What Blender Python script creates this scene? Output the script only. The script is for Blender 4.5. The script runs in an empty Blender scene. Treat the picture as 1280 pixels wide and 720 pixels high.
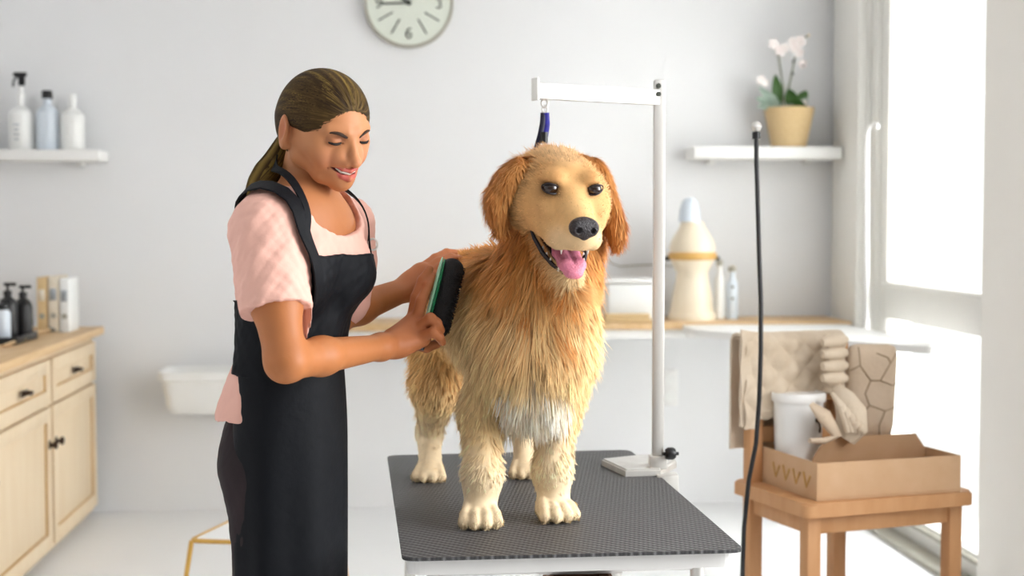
import bpy, bmesh, math, random
import numpy as np
from mathutils import Vector, Matrix, kdtree
PI = math.pi
rnd = random.Random(7)
nrs = np.random.RandomState(11)
S = bpy.context.scene
COL = S.collection
# ------------------------------------------------------------------ camera, sky, lights, exposure
YAW = math.radians(4.45); PITCH = math.radians(2.703); CAMZ = 1.4; FPX = 1800.0
cam_d = bpy.data.cameras.new('camera'); cam = bpy.data.objects.new('camera', cam_d); COL.objects.link(cam)
cam.location = (0, 0, CAMZ); cam.rotation_euler = (PI/2 - PITCH, 0, -YAW)
cam_d.sensor_width = 36.0; cam_d.lens = 36.0 * FPX / 1280.0
cam_d.clip_start = 0.05
cam_d.dof.use_dof = True; cam_d.dof.focus_distance = 2.72
cam_d.dof.aperture_fstop = 3.6
S.camera = cam
S.view_settings.view_transform = 'Standard'; S.view_settings.look = 'None'
S.view_settings.gamma = 1.0; S.view_settings.use_curve_mapping = False
S.view_settings.exposure = 0.24
w = bpy.data.worlds.new('world'); S.world = w; w.use_nodes = True
bg = w.node_tree.nodes['Background']; bg.inputs[0].default_value = (0.97, 0.985, 1.0, 1); bg.inputs[1].default_value = 1.4
def area_light(name, loc, rot, sx, sy, power, col):
    l = bpy.data.lights.new(name, 'AREA'); l.shape = 'RECTANGLE'; l.size = sx; l.size_y = sy
    l.energy = power; l.color = col
    o = bpy.data.objects.new(name, l); COL.objects.link(o); o.location = loc; o.rotation_euler = rot; return o
# daylight entering by the glazed door; unseen side light added as key from the right
area_light('daylight_glazed_door', (2.75, 5.4, 1.5), (0, math.radians(90), 0), 2.6, 2.0, 135, (.985, .99, 1))
area_light('added_side_key', (2.9, 2.1, 1.75), (0, math.radians(86), 0), 2.0, 1.9, 120, (.985, .99, 1))

# ------------------------------------------------------------------ frames
ca, sa = math.cos(YAW), math.sin(YAW)
def W(q):                      # plan frame of the viewer (right, away, up) -> world
    return Vector((q[0]*ca + q[1]*sa, -q[0]*sa + q[1]*ca, q[2]))
def _ray(px, py):
    x = (px-640)/FPX; y = -(py-360)/FPX
    return (x, math.cos(PITCH)+y*math.sin(PITCH), -math.sin(PITCH)+y*math.cos(PITCH))
def Q(px, py, v):
    r = _ray(px, py); t = v/r[1]; return Vector((r[0]*t, v, CAMZ+r[2]*t))
def QZ(px, py, z):
    r = _ray(px, py); t = (z-CAMZ)/r[2]; return Vector((r[0]*t, r[1]*t, z))
def WY(px, py, Y):
    d = W(_ray(px, py)); t = Y/d.y; return Vector((d.x*t, Y, CAMZ+d.z*t))
def WX(px, py, X):
    d = W(_ray(px, py)); t = X/d.x; return Vector((X, d.y*t, CAMZ+d.z*t))
def WZ(px, py, z): return W(QZ(px, py, z))

# ------------------------------------------------------------------ materials
def lin(c):
    return tuple((x/255/12.92) if x/255 <= .04045 else ((x/255+.055)/1.055)**2.4 for x in c[:3]) + (1,)
def mat(name, rgb, rough=.6, metal=0, rgb2=None, scale=8, kind='noise', bump=0, bscale=40, stretch=(1,1,1), spec=.5, trans=0, sss=0, ior=1.45, attr=None, detail=4):
    m = bpy.data.materials.new(name); m.use_nodes = True
    N = m.node_tree.nodes; L = m.node_tree.links; b = N['Principled BSDF']
    b.inputs['Roughness'].default_value = rough; b.inputs['Metallic'].default_value = metal
    b.inputs['Specular IOR Level'].default_value = spec; b.inputs['IOR'].default_value = ior
    b.inputs['Transmission Weight'].default_value = trans
    if sss:
        b.inputs['Subsurface Weight'].default_value = sss
        b.inputs['Subsurface Radius'].default_value = (.012, .005, .003); b.inputs['Subsurface Scale'].default_value = 1
    b.inputs['Base Color'].default_value = lin(rgb)
    tc = N.new('ShaderNodeTexCoord'); mp = N.new('ShaderNodeMapping'); mp.inputs['Scale'].default_value = stretch
    L.new(tc.outputs['Object'], mp.inputs[0])
    if attr:
        a = N.new('ShaderNodeVertexColor'); a.layer_name = attr; L.new(a.outputs[0], b.inputs['Base Color'])
    elif rgb2:
        if kind == 'wave':
            t = N.new('ShaderNodeTexWave'); t.inputs['Scale'].default_value = scale; t.inputs['Distortion'].default_value = 6; t.inputs['Detail'].default_value = 3
            t.inputs['Detail Scale'].default_value = 1.2
        else:
            t = N.new('ShaderNodeTexNoise'); t.inputs['Scale'].default_value = scale; t.inputs['Detail'].default_value = detail
        L.new(mp.outputs[0], t.inputs['Vector'])
        r = N.new('ShaderNodeValToRGB'); r.color_ramp.elements[0].position = .3; r.color_ramp.elements[1].position = .7
        r.color_ramp.elements[0].color = lin(rgb); r.color_ramp.elements[1].color = lin(rgb2)
        L.new(t.outputs['Color' if kind == 'wave' else 'Fac'], r.inputs[0]); L.new(r.outputs[0], b.inputs['Base Color'])
    if bump:
        n = N.new('ShaderNodeTexNoise'); n.inputs['Scale'].default_value = bscale; n.inputs['Detail'].default_value = 3
        L.new(mp.outputs[0], n.inputs['Vector'])
        bp = N.new('ShaderNodeBump'); bp.inputs['Strength'].default_value = bump; bp.inputs['Distance'].default_value = .01
        L.new(n.outputs['Fac'], bp.inputs['Height']); L.new(bp.outputs[0], b.inputs['Normal'])
    return m
M = {}
M['wall'] = mat('wall_paint', (239,239,240), .85, rgb2=(237,237,237), scale=1.5, bump=.05, bscale=60)
M['white'] = mat('white_lacquer', (242,241,238), .4, rgb2=(238,237,234), scale=3)
M['frame'] = mat('window_frame_paint', (240,238,232), .45, rgb2=(237,235,229), scale=3)
M['greige'] = mat('greige_paint', (249,245,238), .8, rgb2=(247,243,236), scale=3)
M['taupe'] = mat('taupe_paint', (205,200,192), .85, rgb2=(200,195,187), scale=3)
M['floor'] = mat('pale_floor', (243,243,243), .6, rgb2=(240,240,240), scale=2)
M['oak'] = mat('pale_oak', (222,190,146), .5, rgb2=(208,172,124), scale=5, stretch=(6,.8,6))
M['cream'] = mat('cream_stained_wood', (226,206,176), .55, rgb2=(222,199,166), scale=4, stretch=(4,4,.7))
M['groove'] = mat('groove_wood', (196,154,84), .6, rgb2=(184,140,74), scale=6)
M['chairwood'] = mat('warm_beech', (206,156,110), .5, rgb2=(194,142,94), scale=5, stretch=(5,5,.9))
M['card'] = mat('brown_cardboard', (208,172,136), .85, rgb2=(202,164,126), scale=14, bump=.1, bscale=30)
M['mat'] = mat('black_rubber', (64,64,68), .5)
M['black'] = mat('black_plastic', (22,22,24), .35, rgb2=(28,28,30), scale=10)
M['steel'] = mat('brushed_steel', (226,225,220), .42, metal=.6, rgb2=(214,212,207), scale=30, stretch=(1,1,.1))
M['gold'] = mat('brass_wire', (222,178,96), .35, metal=.8, rgb2=(206,162,84), scale=20)
M['bronze'] = mat('dark_bronze', (72,50,34), .4, metal=.7, rgb2=(54,38,26), scale=20)
M['glass'] = mat('clear_glass', (250,252,250), .03, trans=1, ior=1.3)
M['quilt'] = mat('beige_quilted_cotton', (220,204,182), .9, rgb2=(208,190,166), scale=12, bump=.25, bscale=120)
M['pillow'] = mat('beige_sponge_cover', (214,194,170), .9, rgb2=(204,183,158), scale=10, bump=.2, bscale=90)
M['seam'] = mat('stitching', (168,146,122), .9, rgb2=(158,136,112), scale=30)
M['leaf'] = mat('orchid_leaf', (70,108,48), .4, rgb2=(52,88,36), scale=18)
M['petal'] = mat('orchid_petal', (250,244,240), .6, rgb2=(244,230,226), scale=25)
M['silverleaf'] = mat('silver_green_leaf', (170,186,172), .6, rgb2=(136,158,142), scale=30)
M['stem'] = mat('green_stem', (110,120,80), .6, rgb2=(96,104,70), scale=20)
M['basket'] = mat('straw_basket', (232,204,156), .8, rgb2=(222,190,138), scale=8, stretch=(8,8,20), bump=.4, bscale=80)
M['ceram'] = mat('cream_ceramic', (244,230,206), .35, rgb2=(241,225,198), scale=5)
M['honey'] = mat('honey_band', (222,178,104), .4, rgb2=(214,168,94), scale=12)
M['dial'] = mat('clock_dial', (232,236,224), .5, rgb2=(224,229,216), scale=3)
M['rimgrey'] = mat('clock_rim', (176,172,158), .4, rgb2=(164,160,146), scale=8)
M['ink'] = mat('dark_ink', (70,74,66), .6, rgb2=(60,64,56), scale=20)
M['palebottle'] = mat('pale_blue_bottle', (222,230,238), .3, rgb2=(214,224,234), scale=6)
M['whitebottle'] = mat('white_bottle', (244,244,242), .3, rgb2=(240,240,236), scale=6)
M['label'] = mat('grey_label_print', (176,180,184), .6, rgb2=(150,156,162), scale=40)
M['paper'] = mat('paper', (236,226,208), .8, rgb2=(226,214,192), scale=20)
M['leash'] = mat('blue_nylon', (38,36,150), .6, rgb2=(28,26,110), scale=60)
M['leashdark'] = mat('navy_nylon', (26,28,60), .6, rgb2=(20,20,44), scale=60)
M['teal'] = mat('mint_plastic', (176,228,196), .35, rgb2=(140,210,170), scale=20)
M['green'] = mat('green_plastic', (40,140,90), .35, rgb2=(30,120,78), scale=20)
M['brownbox'] = mat('brown_leather_tray', (150,112,90), .6, rgb2=(136,98,76), scale=12)
# ribbed rubber for the table mat: real ribs come from its bump
def rib(m):
    N = m.node_tree.nodes; L = m.node_tree.links; b = N['Principled BSDF']
    tc = N.new('ShaderNodeTexCoord'); outs = []
    for ang, sc in ((38, 62), (-52, 40)):
        mp = N.new('ShaderNodeMapping'); mp.inputs['Rotation'].default_value = (0,0,math.radians(ang)); L.new(tc.outputs['Object'], mp.inputs[0])
        wv = N.new('ShaderNodeTexWave'); wv.inputs['Scale'].default_value = sc*.5; wv.inputs['Distortion'].default_value = .3; L.new(mp.outputs[0], wv.inputs[0]); outs.append(wv)
    mx = N.new('ShaderNodeMath'); mx.operation = 'MULTIPLY'; L.new(outs[0].outputs['Fac'], mx.inputs[0]); L.new(outs[1].outputs['Fac'], mx.inputs[1])
    bp = N.new('ShaderNodeBump'); bp.inputs['Strength'].default_value = .9; bp.inputs['Distance'].default_value = .003
    L.new(mx.outputs[0], bp.inputs['Height']); L.new(bp.outputs[0], b.inputs['Normal'])
    r = N.new('ShaderNodeValToRGB'); r.color_ramp.elements[0].color = lin((62,62,63)); r.color_ramp.elements[1].color = lin((108,108,108))
    L.new(mx.outputs[0], r.inputs[0]); L.new(r.outputs[0], b.inputs['Base Color'])
rib(M['mat'])

# ------------------------------------------------------------------ building helpers
INV = {}
def inv_of(o):
    while o.parent: o = o.parent
    return INV.setdefault(o.name, (Matrix.Translation(o.location) @ o.rotation_euler.to_matrix().to_4x4()).inverted())
def tag(o, label=None, cat=None, group=None, kind=None):
    if label: o['label'] = label
    if cat: o['category'] = cat
    if group: o['group'] = group
    if kind: o['kind'] = kind
    return o
def thing(name, label, cat, loc=(0,0,0), rz=0, group=None):
    o = bpy.data.objects.new(name, None); COL.objects.link(o); o.empty_display_size = .05
    o.location = loc; o.rotation_euler = (0, 0, rz); return tag(o, label, cat, group)
def link_mesh(name, me, material, parent=None, smooth=True):
    if parent is not None: me.transform(inv_of(parent))
    if material: me.materials.append(material)
    for p in me.polygons: p.use_smooth = smooth
    o = bpy.data.objects.new(name, me); COL.objects.link(o)
    if parent is not None: o.parent = parent
    return o
class MB:
    def __init__(s): s.bm = bmesh.new()
    def box(s, c, d, rz=0, bev=.004, rot=None, seg=2):
        m = Matrix.Translation(Vector(c)) @ (rot if rot is not None else Matrix.Rotation(rz, 4, 'Z')) @ Matrix.Diagonal((d[0], d[1], d[2], 1))
        g = bmesh.ops.create_cube(s.bm, size=1, matrix=m)
        if bev:
            es = list({e for v in g['verts'] for e in v.link_edges})
            bmesh.ops.bevel(s.bm, geom=es, offset=min(bev, min(d)*.45), segments=seg, affect='EDGES', profile=.5)
        return s
    def lathe(s, prof, c=(0,0,0), n=32, rot=None, sc=(1,1)):
        rings = []
        R = rot or Matrix.Identity(4)
        for r, z in prof:
            if r < 1e-6: rings.append([s.bm.verts.new(Vector(c) + (R @ Vector((0,0,z))))])
            else: rings.append([s.bm.verts.new(Vector(c) + (R @ Vector((r*sc[0]*math.cos(2*PI*i/n), r*sc[1]*math.sin(2*PI*i/n), z)))) for i in range(n)])
        for a, b in zip(rings, rings[1:]):
            for i in range(n):
                j = (i+1) % n
                if len(a) == 1 and len(b) == 1: continue
                if len(a) == 1: s.bm.faces.new((a[0], b[j], b[i]))
                elif len(b) == 1: s.bm.faces.new((a[i], a[j], b[0]))
                else: s.bm.faces.new((a[i], a[j], b[j], b[i]))
        for ring, fl in ((rings[0], True), (rings[-1], False)):
            if len(ring) > 1: s.bm.faces.new(ring[::-1] if fl else ring)
        return s
    def tube(s, pts, r, n=10, flat=1.0, up=None):
        pts = [Vector(p) for p in pts]; rr = r if isinstance(r, (list, tuple)) else [r]*len(pts)
        rings = []; prev = None
        for i, p in enumerate(pts):
            t = (pts[min(i+1, len(pts)-1)] - pts[max(i-1, 0)]).normalized()
            a = up.cross(t) if up is not None else (prev - t*prev.dot(t) if prev is not None else t.orthogonal())
            if a.length < 1e-6: a = t.orthogonal()
            a.normalize(); b = t.cross(a).normalized(); prev = a
            rings.append([s.bm.verts.new(p + a*math.cos(2*PI*k/n)*rr[i] + b*math.sin(2*PI*k/n)*rr[i]*flat) for k in range(n)])
        for x, y in zip(rings, rings[1:]):
            for k in range(n): s.bm.faces.new((x[k], x[(k+1) % n], y[(k+1) % n], y[k]))
        s.bm.faces.new(rings[0][::-1]); s.bm.faces.new(rings[-1]); return s
    def prism(s, poly, z0, z1, bev=0):
        a = [s.bm.verts.new((p[0], p[1], z0)) for p in poly]; b = [s.bm.verts.new((p[0], p[1], z1)) for p in poly]; n = len(poly)
        s.bm.faces.new(a[::-1]); top = s.bm.faces.new(b)
        for i in range(n): s.bm.faces.new((a[i], a[(i+1) % n], b[(i+1) % n], b[i]))
        if bev: bmesh.ops.bevel(s.bm, geom=list(top.edges), offset=bev, segments=2, affect='EDGES')
        return s
    def slab(s, poly3, nrm, th):
        nrm = Vector(nrm)*th; a = [s.bm.verts.new(Vector(p)) for p in poly3]; b = [s.bm.verts.new(Vector(p)+nrm) for p in poly3]; n = len(a)
        s.bm.faces.new(a[::-1]); s.bm.faces.new(b)
        for i in range(n): s.bm.faces.new((a[i], a[(i+1) % n], b[(i+1) % n], b[i]))
        return s
    def sheet(s, fn, nu, nv, th=.004):      # fn(u,v)->point ; a sheet with real thickness
        G = [[Vector(fn(i/nu, j/nv)) for j in range(nv+1)] for i in range(nu+1)]
        A = []; B = []
        for i in range(nu+1):
            ra = []; rb = []
            for j in range(nv+1):
                du = G[min(i+1,nu)][j]-G[max(i-1,0)][j]; dv = G[i][min(j+1,nv)]-G[i][max(j-1,0)]
                n = du.cross(dv); n = n.normalized() if n.length > 1e-12 else Vector((0,0,1))
                ra.append(s.bm.verts.new(G[i][j]+n*th/2)); rb.append(s.bm.verts.new(G[i][j]-n*th/2))
            A.append(ra); B.append(rb)
        for i in range(nu):
            for j in range(nv):
                s.bm.faces.new((A[i][j], A[i+1][j], A[i+1][j+1], A[i][j+1])); s.bm.faces.new((B[i][j+1], B[i+1][j+1], B[i+1][j], B[i][j]))
        for i in range(nu):
            s.bm.faces.new((A[i+1][0], A[i][0], B[i][0], B[i+1][0])); s.bm.faces.new((A[i][nv], A[i+1][nv], B[i+1][nv], B[i][nv]))
        for j in range(nv):
            s.bm.faces.new((A[0][j], A[0][j+1], B[0][j+1], B[0][j])); s.bm.faces.new((A[nu][j+1], A[nu][j], B[nu][j], B[nu][j+1]))
        return s
    def build(s, name, material, parent=None, smooth=True, label=None, angle=40):
        bmesh.ops.recalc_face_normals(s.bm, faces=s.bm.faces[:])
        if smooth:
            for e in s.bm.edges:
                if len(e.link_faces) == 2 and e.calc_face_angle(0) > math.radians(angle): e.smooth = False
        me = bpy.data.meshes.new(name); s.bm.to_mesh(me); s.bm.free()
        o = link_mesh(name, me, material, parent, smooth)
        if label: o['label'] = label
        return o
def struct(o): o['kind'] = 'structure'; return o
def rounded(poly, r, n=5):
    out = []; N = len(poly)
    for i in range(N):
        p = Vector(poly[i][:2]); a = Vector(poly[i-1][:2])-p; b = Vector(poly[(i+1) % N][:2])-p
        a = a.normalized()*r; b = b.normalized()*r
        for k in range(n+1):
            t = k/n; out.append(p + a*(1-t)**2 + b*t**2)
    return out
# ------------------------------------------------------------------ the room
BY = 7.0; RX = 2.18; LX = -2.05; CZ = 2.9; FY = -3.6
struct(MB().box(((LX+RX)/2, (BY+FY)/2, -.05), (RX-LX+.6, BY-FY+.6, .1), bev=0).build('floor', M['floor'], smooth=False))
struct(MB().box(((LX+RX)/2, (BY+FY)/2, CZ+.05), (RX-LX+.6, BY-FY+.4, .1), bev=0).build('ceiling', M['wall'], smooth=False))
struct(MB().box(((LX+RX)/2, BY+.06, CZ/2), (RX-LX+.6, .12, CZ), bev=0).build('wall_back', M['wall'], smooth=False))
struct(MB().box((LX-.06, (BY+FY)/2, CZ/2), (.12, BY-FY, CZ), bev=0).build('wall_left', M['wall'], smooth=False))
struct(MB().box(((LX+RX)/2, FY-.06, CZ/2), (RX-LX+.6, .12, CZ), bev=0).build('wall_front', M['taupe'], smooth=False))
struct(MB().box((RX+.0, (.9+FY)/2, CZ/2), (.10, .9-FY, CZ), bev=0).build('wall_right_front', M['greige'], smooth=False))
struct(MB().box((RX, 1.95, .45), (.10, 2.1, .9), bev=0).build('wall_right_sill', M['greige'], smooth=False))
# right wall: a glazed door opening between y1 and y0, then solid wall, then an unseen opening added to let light in
yA = WX(1086, 300, RX).y; yB = WX(1228, 300, RX-.05).y      # far and near edge of the opening
struct(MB().box((RX+.11, (BY+yA)/2+.0, CZ/2), (.22, BY-yA, CZ), bev=.006).build('wall_right', M['wall'], smooth=False))
struct(MB().box((RX+.0, (yB+3.0)/2, CZ/2), (.10, yB-3.0, CZ), bev=0).build('wall_right_near', M['greige'], smooth=False))
struct(MB().box((RX-.03, (BY+yA)/2-.02, CZ/2), (.06, (BY-yA)*.92, CZ), bev=.012).build('trim_1', M['frame'], smooth=True))
struct(MB().box((RX+.11, (yA+yB)/2, 2.75), (.22, yA-yB, .3), bev=0).build('wall_right_lintel', M['wall'], smooth=False))
# glazed balcony door with mid rail
def leaf(name, n, y0, y1, X):
    f = MB(); ww = .085
    mz = WX(1165, 383, X).z
    f.box((X-.012, y0-.04, 1.3), (.085, .08, 2.6)); f.box((X, y0-.08-ww/2, 1.3), (.07, ww, 2.6)); y0 = y0-.08; f.box((X, y1+ww/2, 1.3), (.07, ww, 2.6))
    f.box((X, (y0+y1)/2, .06), (.07, y0-y1-2*ww+.002, .12)); f.box((X, (y0+y1)/2, 2.55), (.07, y0-y1-2*ww+.002, .12))
    f.box((X, (y0+y1)/2, mz), (.075, y0-y1-2*ww+.002, .16)); f.box((X-.03, (y0+y1)/2, mz+.075), (.05, y0-y1-2*ww, .022), bev=.006)
    for z0, z1 in ((.12, mz-.08), (mz+.08, 2.49)):      # glazing beads
        for y in (y0-ww-.009, y1+ww+.009): f.box((X-.02, y, (z0+z1)/2), (.03, .018, z1-z0), bev=.003)
    d = struct(f.build('door_%d' % n, M['frame']))
    MB().box((X+.005, (y0+y1)/2, (mz-.08+.12)/2), (.006, y0-y1-2*ww, mz-.2), bev=0).build('pane', M['glass'], d, smooth=False)
    MB().box((X+.005, (y0+y1)/2, (mz+.08+2.49)/2), (.006, y0-y1-2*ww, 2.41-mz), bev=0).build('pane', M['glass'], d, smooth=False)
    MB().box((X-.045, (y0+y1)/2, .10), (.03, y0-y1, .018), bev=.003).build('weather_bar', M['rimgrey'], d)
    return d
yM = yB-.02
leaf('glazed_door', 1, yA-.03, yM, RX+.05)
struct(MB().box((RX+.03, (yA+yB)/2, .012), (.22, yA-yB, .024), bev=.004).build('trim_2', M['rimgrey']))
struct(MB().box((RX+.005, yA-.012, 1.3), (.05, .028, 2.6), bev=.004).build('trim_3', M['frame']))
# pale parapet outdoors, barely there in the glare
struct(MB().box((RX+2.6, 5.6, .35), (.12, 6, .7), bev=0).build('trim_4', M['white'], smooth=False))
struct(MB().box((RX+1.5, 5.6, -.06), (3.0, 7, .1), bev=0).build('ground_outside', M['white'], smooth=False))

# wall shelves
def shelf(name, label, x0, x1, z, dep, th):
    t = thing(name, label, 'shelf', ((x0+x1)/2, BY, z))
    MB().box(((x0+x1)/2, BY-dep/2-.002, z), (x1-x0, dep, th), bev=.004).build('board', M['white'], t)
    for x in (x0+.12, x1-.12):
        MB().box((x, BY-.05, z-th/2-.012), (.03, .09, .02), bev=.003).build('bracket', M['white'], t)
    return t
ZL = WY(60, 187, BY-.22).z; xl1 = WY(124, 190, BY-.22).x
shelf('wall_shelf', 'white floating wall shelf at the left holding the spray bottle and two plain bottles', LX+.01, xl1, ZL-.025, .22, .05)
ZR = WY(960, 183, BY-.24).z; xr0 = WY(868, 190, BY-.24).x
shelf('wall_shelf', 'white floating wall shelf at the right holding the potted orchid', xr0, RX-.07, ZR-.029, .24, .058)

# clock
cc = WY(511, 4, BY-.03); cr = 54*7.0/FPX
ck = thing('wall_clock', 'round pale green wall clock high above the woman, cut by the top of the photo', 'clock', (cc.x, BY, cc.z))
RY = Matrix.Rotation(PI/2, 4, 'X')
MB().lathe([(0,0),(cr*1.0,0),(cr*1.02,.02),(cr*1.0,.036),(cr*.95,.036),(cr*.95,.028),(0,.028)], (cc.x, BY-.002, cc.z), 64, RY).build('rim', M['rimgrey'], ck)
MB().lathe([(0,0),(cr*.95,0),(cr*.95,.004),(0,.004)], (cc.x, BY-.030, cc.z), 64, RY).build('dial', M['dial'], ck)
nm = MB()
for h in range(12):
    a = h*PI/6; L0, L1 = (.42, .80) if h % 3 else (.5, .72)
    if h % 3 == 0:
        continue
    d = Vector((math.sin(a), 0, math.cos(a))); mid = Vector((cc.x, BY-.036, cc.z)) + d*cr*(L0+L1)/2
    nm.box(mid, (.006, .003, cr*(L1-L0)), rot=Matrix.Rotation(a, 4, 'Y'), bev=.0005)
def strokes(mb, pts, org, s, r=.003):
    for a, b in zip(pts, pts[1:]):
        mb.tube([Vector((org[0]+a[0]*s, BY-.036, org[1]+a[1]*s)), Vector((org[0]+b[0]*s, BY-.036, org[1]+b[1]*s))], r, 6)
def dpos(h, f=.68): a = h*PI/6; return (cc.x+math.sin(a)*cr*f, cc.z+math.cos(a)*cr*f)
six = [(.25,.5),(-.05,.45),(-.28,.1),(-.3,-.2),(-.15,-.48),(.12,-.48),(.28,-.25),(.22,-.02),(0,.05),(-.28,-.1)]
nine = [(-x,-y) for x, y in six]
three = [(-.25,.42),(0,.5),(.24,.35),(.2,.12),(-.02,.03),(.24,-.08),(.26,-.35),(0,-.5),(-.27,-.4)]
strokes(nm, six, dpos(6), .045); strokes(nm, nine, dpos(9), .045); strokes(nm, three, dpos(3), .045)
x12, z12 = dpos(12); strokes(nm, [(-.25,.5),(-.25,-.5)], (x12-.01, z12), .045); strokes(nm, [(-.2,.3),(0,.5),(.22,.3),(-.22,-.5),(.25,-.5)], (x12+.016, z12), .045)
nm.build('numerals', M['ink'], ck)
hd = MB(); c0 = Vector((cc.x, BY-.042, cc.z))
for a, L_, w_ in ((math.radians(-58), .45, .011), (math.radians(268), .66, .008)):
    d = Vector((math.sin(a), 0, math.cos(a))); hd.box(c0 + d*cr*(L_/2-.05), (w_, .003, cr*L_), rot=Matrix.Rotation(a, 4, 'Y'), bev=.001)
hd.build('hands', M['ink'], ck)
MB().lathe([(0,0),(.012,0),(.012,.006),(0,.009)], (cc.x, BY-.040, cc.z), 16, RY).build('hub', M['ink'], ck)

# ---------------- bottles on the left shelf
def bottle_prof(r, h, neck): return [(0,0),(r*.94,0),(r,.008),(r,h*.68),(r*.93,h*.75),(r*.6,h*.83),(neck,h*.87),(neck,h)]
sy = BY-.12
p = WY(27, 186, sy); r_ = 15*6.88/FPX
t = thing('spray_bottle', 'white spray bottle with a dark trigger head, leftmost on the left shelf', 'bottle', (p.x, sy, ZL))
MB().lathe(bottle_prof(r_, .235, .016), (p.x, sy, ZL), 28).build('bottle_body', M['whitebottle'], t)
MB().lathe([(.019,0),(.019,.028),(.012,.034),(.012,.06),(0,.06)], (p.x, sy, ZL+.235), 20).build('collar', M['whitebottle'], t)
b = MB(); b.box((p.x+.005, sy, ZL+.325), (.03, .02, .05), bev=.006); b.box((p.x-.002, sy, ZL+.352), (.062, .022, .02), bev=.006); b.tube([(p.x-.012, sy, ZL+.345), (p.x-.03, sy, ZL+.325), (p.x-.034, sy, ZL+.295)], .0055, 8)
b.build('trigger', M['black'], t)
b = MB()
for k in range(4): b.box((p.x-.008, sy-r_-.0005, ZL+.05+k*.022), (.02+.006*(k % 2), .002, .008), bev=0)
b.build('label_print', M['label'], t, smooth=False)
p = WY(60, 187, sy)
t = thing('bottle', 'pale blue bottle with a black cap between the spray bottle and the white one', 'bottle', (p.x, sy, ZL))
r_ = 13.5*6.88/FPX
MB().lathe(bottle_prof(r_, .245, .018), (p.x, sy, ZL), 28).build('bottle_body', M['palebottle'], t)
MB().lathe([(.024,0),(.025,.004),(.025,.034),(.022,.038),(0,.038)], (p.x, sy, ZL+.24), 20).build('cap', M['black'], t)
b = MB(); b.box((p.x-.0, sy-r_-.0005, ZL+.10), (.03, .002, .06), bev=0); b.build('label_print', M['palebottle'], t, smooth=False)
p = WY(91, 187, sy)
t = thing('bottle', 'all-white bottle with a slim white cap, rightmost on the left shelf', 'bottle', (p.x, sy, ZL))
r_ = 14.5*6.88/FPX
MB().lathe(bottle_prof(r_, .225, .018), (p.x, sy, ZL), 28).build('bottle_body', M['whitebottle'], t)
MB().lathe([(.02,0),(.021,.004),(.021,.036),(.018,.04),(0,.04)], (p.x, sy, ZL+.222), 20).build('cap', M['whitebottle'], t)

# ---------------- cabinet at the left
cx1 = -1.42; cx0 = LX+.012; cyF = 6.86; cyN = 4.55; cz = .90
ct = thing('drawer_cabinet', 'pale cream wooden cabinet with drawers over doors along the left side', 'cabinet', ((cx0+cx1)/2, (cyF+cyN)/2, 0))
b = MB(); b.box(((cx0+cx1-.02)/2, (cyF+cyN)/2, .45), (cx1-cx0-.02, cyF-cyN, .82-.0), bev=.003)
b.box(((cx0+cx1-.08)/2, (cyF+cyN)/2, .02), (cx1-cx0-.08, cyF-cyN-.04, .04), bev=.0)
b.build('body', M['cream'], ct)
MB().box(((cx0+cx1+.03)/2, (cyF+cyN)/2+.015, cz-.018), (cx1-cx0+.03, cyF-cyN+.05, .036), bev=.006).build('worktop', M['oak'], ct)
def panel(name, y0, y1, z0, z1, knob):
    X = cx1-.018; b = MB(); w_ = .055; yc = (y0+y1)/2; zc = (z0+z1)/2
    b.box((X+.009, y0+w_/2, zc), (.022, w_, z1-z0), bev=.002); b.box((X+.009, y1-w_/2, zc), (.022, w_, z1-z0), bev=.002)
    b.box((X+.009, yc, z0+w_/2), (.022, y1-y0-2*w_, w_), bev=.002); b.box((X+.009, yc, z1-w_/2), (.022, y1-y0-2*w_, w_), bev=.002)
    b.box((X+.001, yc, zc), (.012, y1-y0-2*w_+.004, z1-z0-2*w_+.004), bev=.001)
    o = b.build(name, M['cream'], ct)
    g = MB()
    for y in (y0+w_, y1-w_): g.box((X+.008, y, zc), (.008, .007, z1-z0-2*w_), bev=.001)
    for z in (z0+w_, z1-w_): g.box((X+.008, yc, z), (.008, y1-y0-2*w_, .007), bev=.001)
    g.build('bead', M['groove'], o)
    k = MB()
    if knob == 'pull':
        k.tube([(X+.024, yc-.035, zc), (X+.042, yc-.03, zc+.002), (X+.046, yc, zc-.004), (X+.042, yc+.03, zc+.002), (X+.024, yc+.035, zc)], .006, 8)
        k.box((X+.022, yc, zc), (.004, .09, .024), bev=.0015)
        k.build('handle', M['bronze'], o)
    else:
        R = Matrix.Rotation(PI/2, 4, 'Y')
        k.lathe([(0,0),(.02,0),(.02,.003),(.007,.006),(.007,.014),(.016,.02),(.018,.027),(.012,.033),(0,.034)], (X+.02, knob, z1-.15), 18, R)
        k.tube([(X+.035, knob-.028, z1-.15), (X+.04, knob, z1-.15), (X+.035, knob+.028, z1-.15)], .006, 8)
        k.build('knob', M['bronze'], o)
units = [(6.84, 5.99), (5.97, 5.12), (5.10, 4.56)]
for (ya, yb) in units:
    panel('drawer', yb+.012, ya-.012, .655, .835, 'pull')
    ym = (ya+yb)/2
    panel('door', yb+.012, ya-.012, .07, .64, yb+.045) if yb > 5.9 else panel('door', yb+.012, ya-.012, .07, .64, ya-.045)

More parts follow.
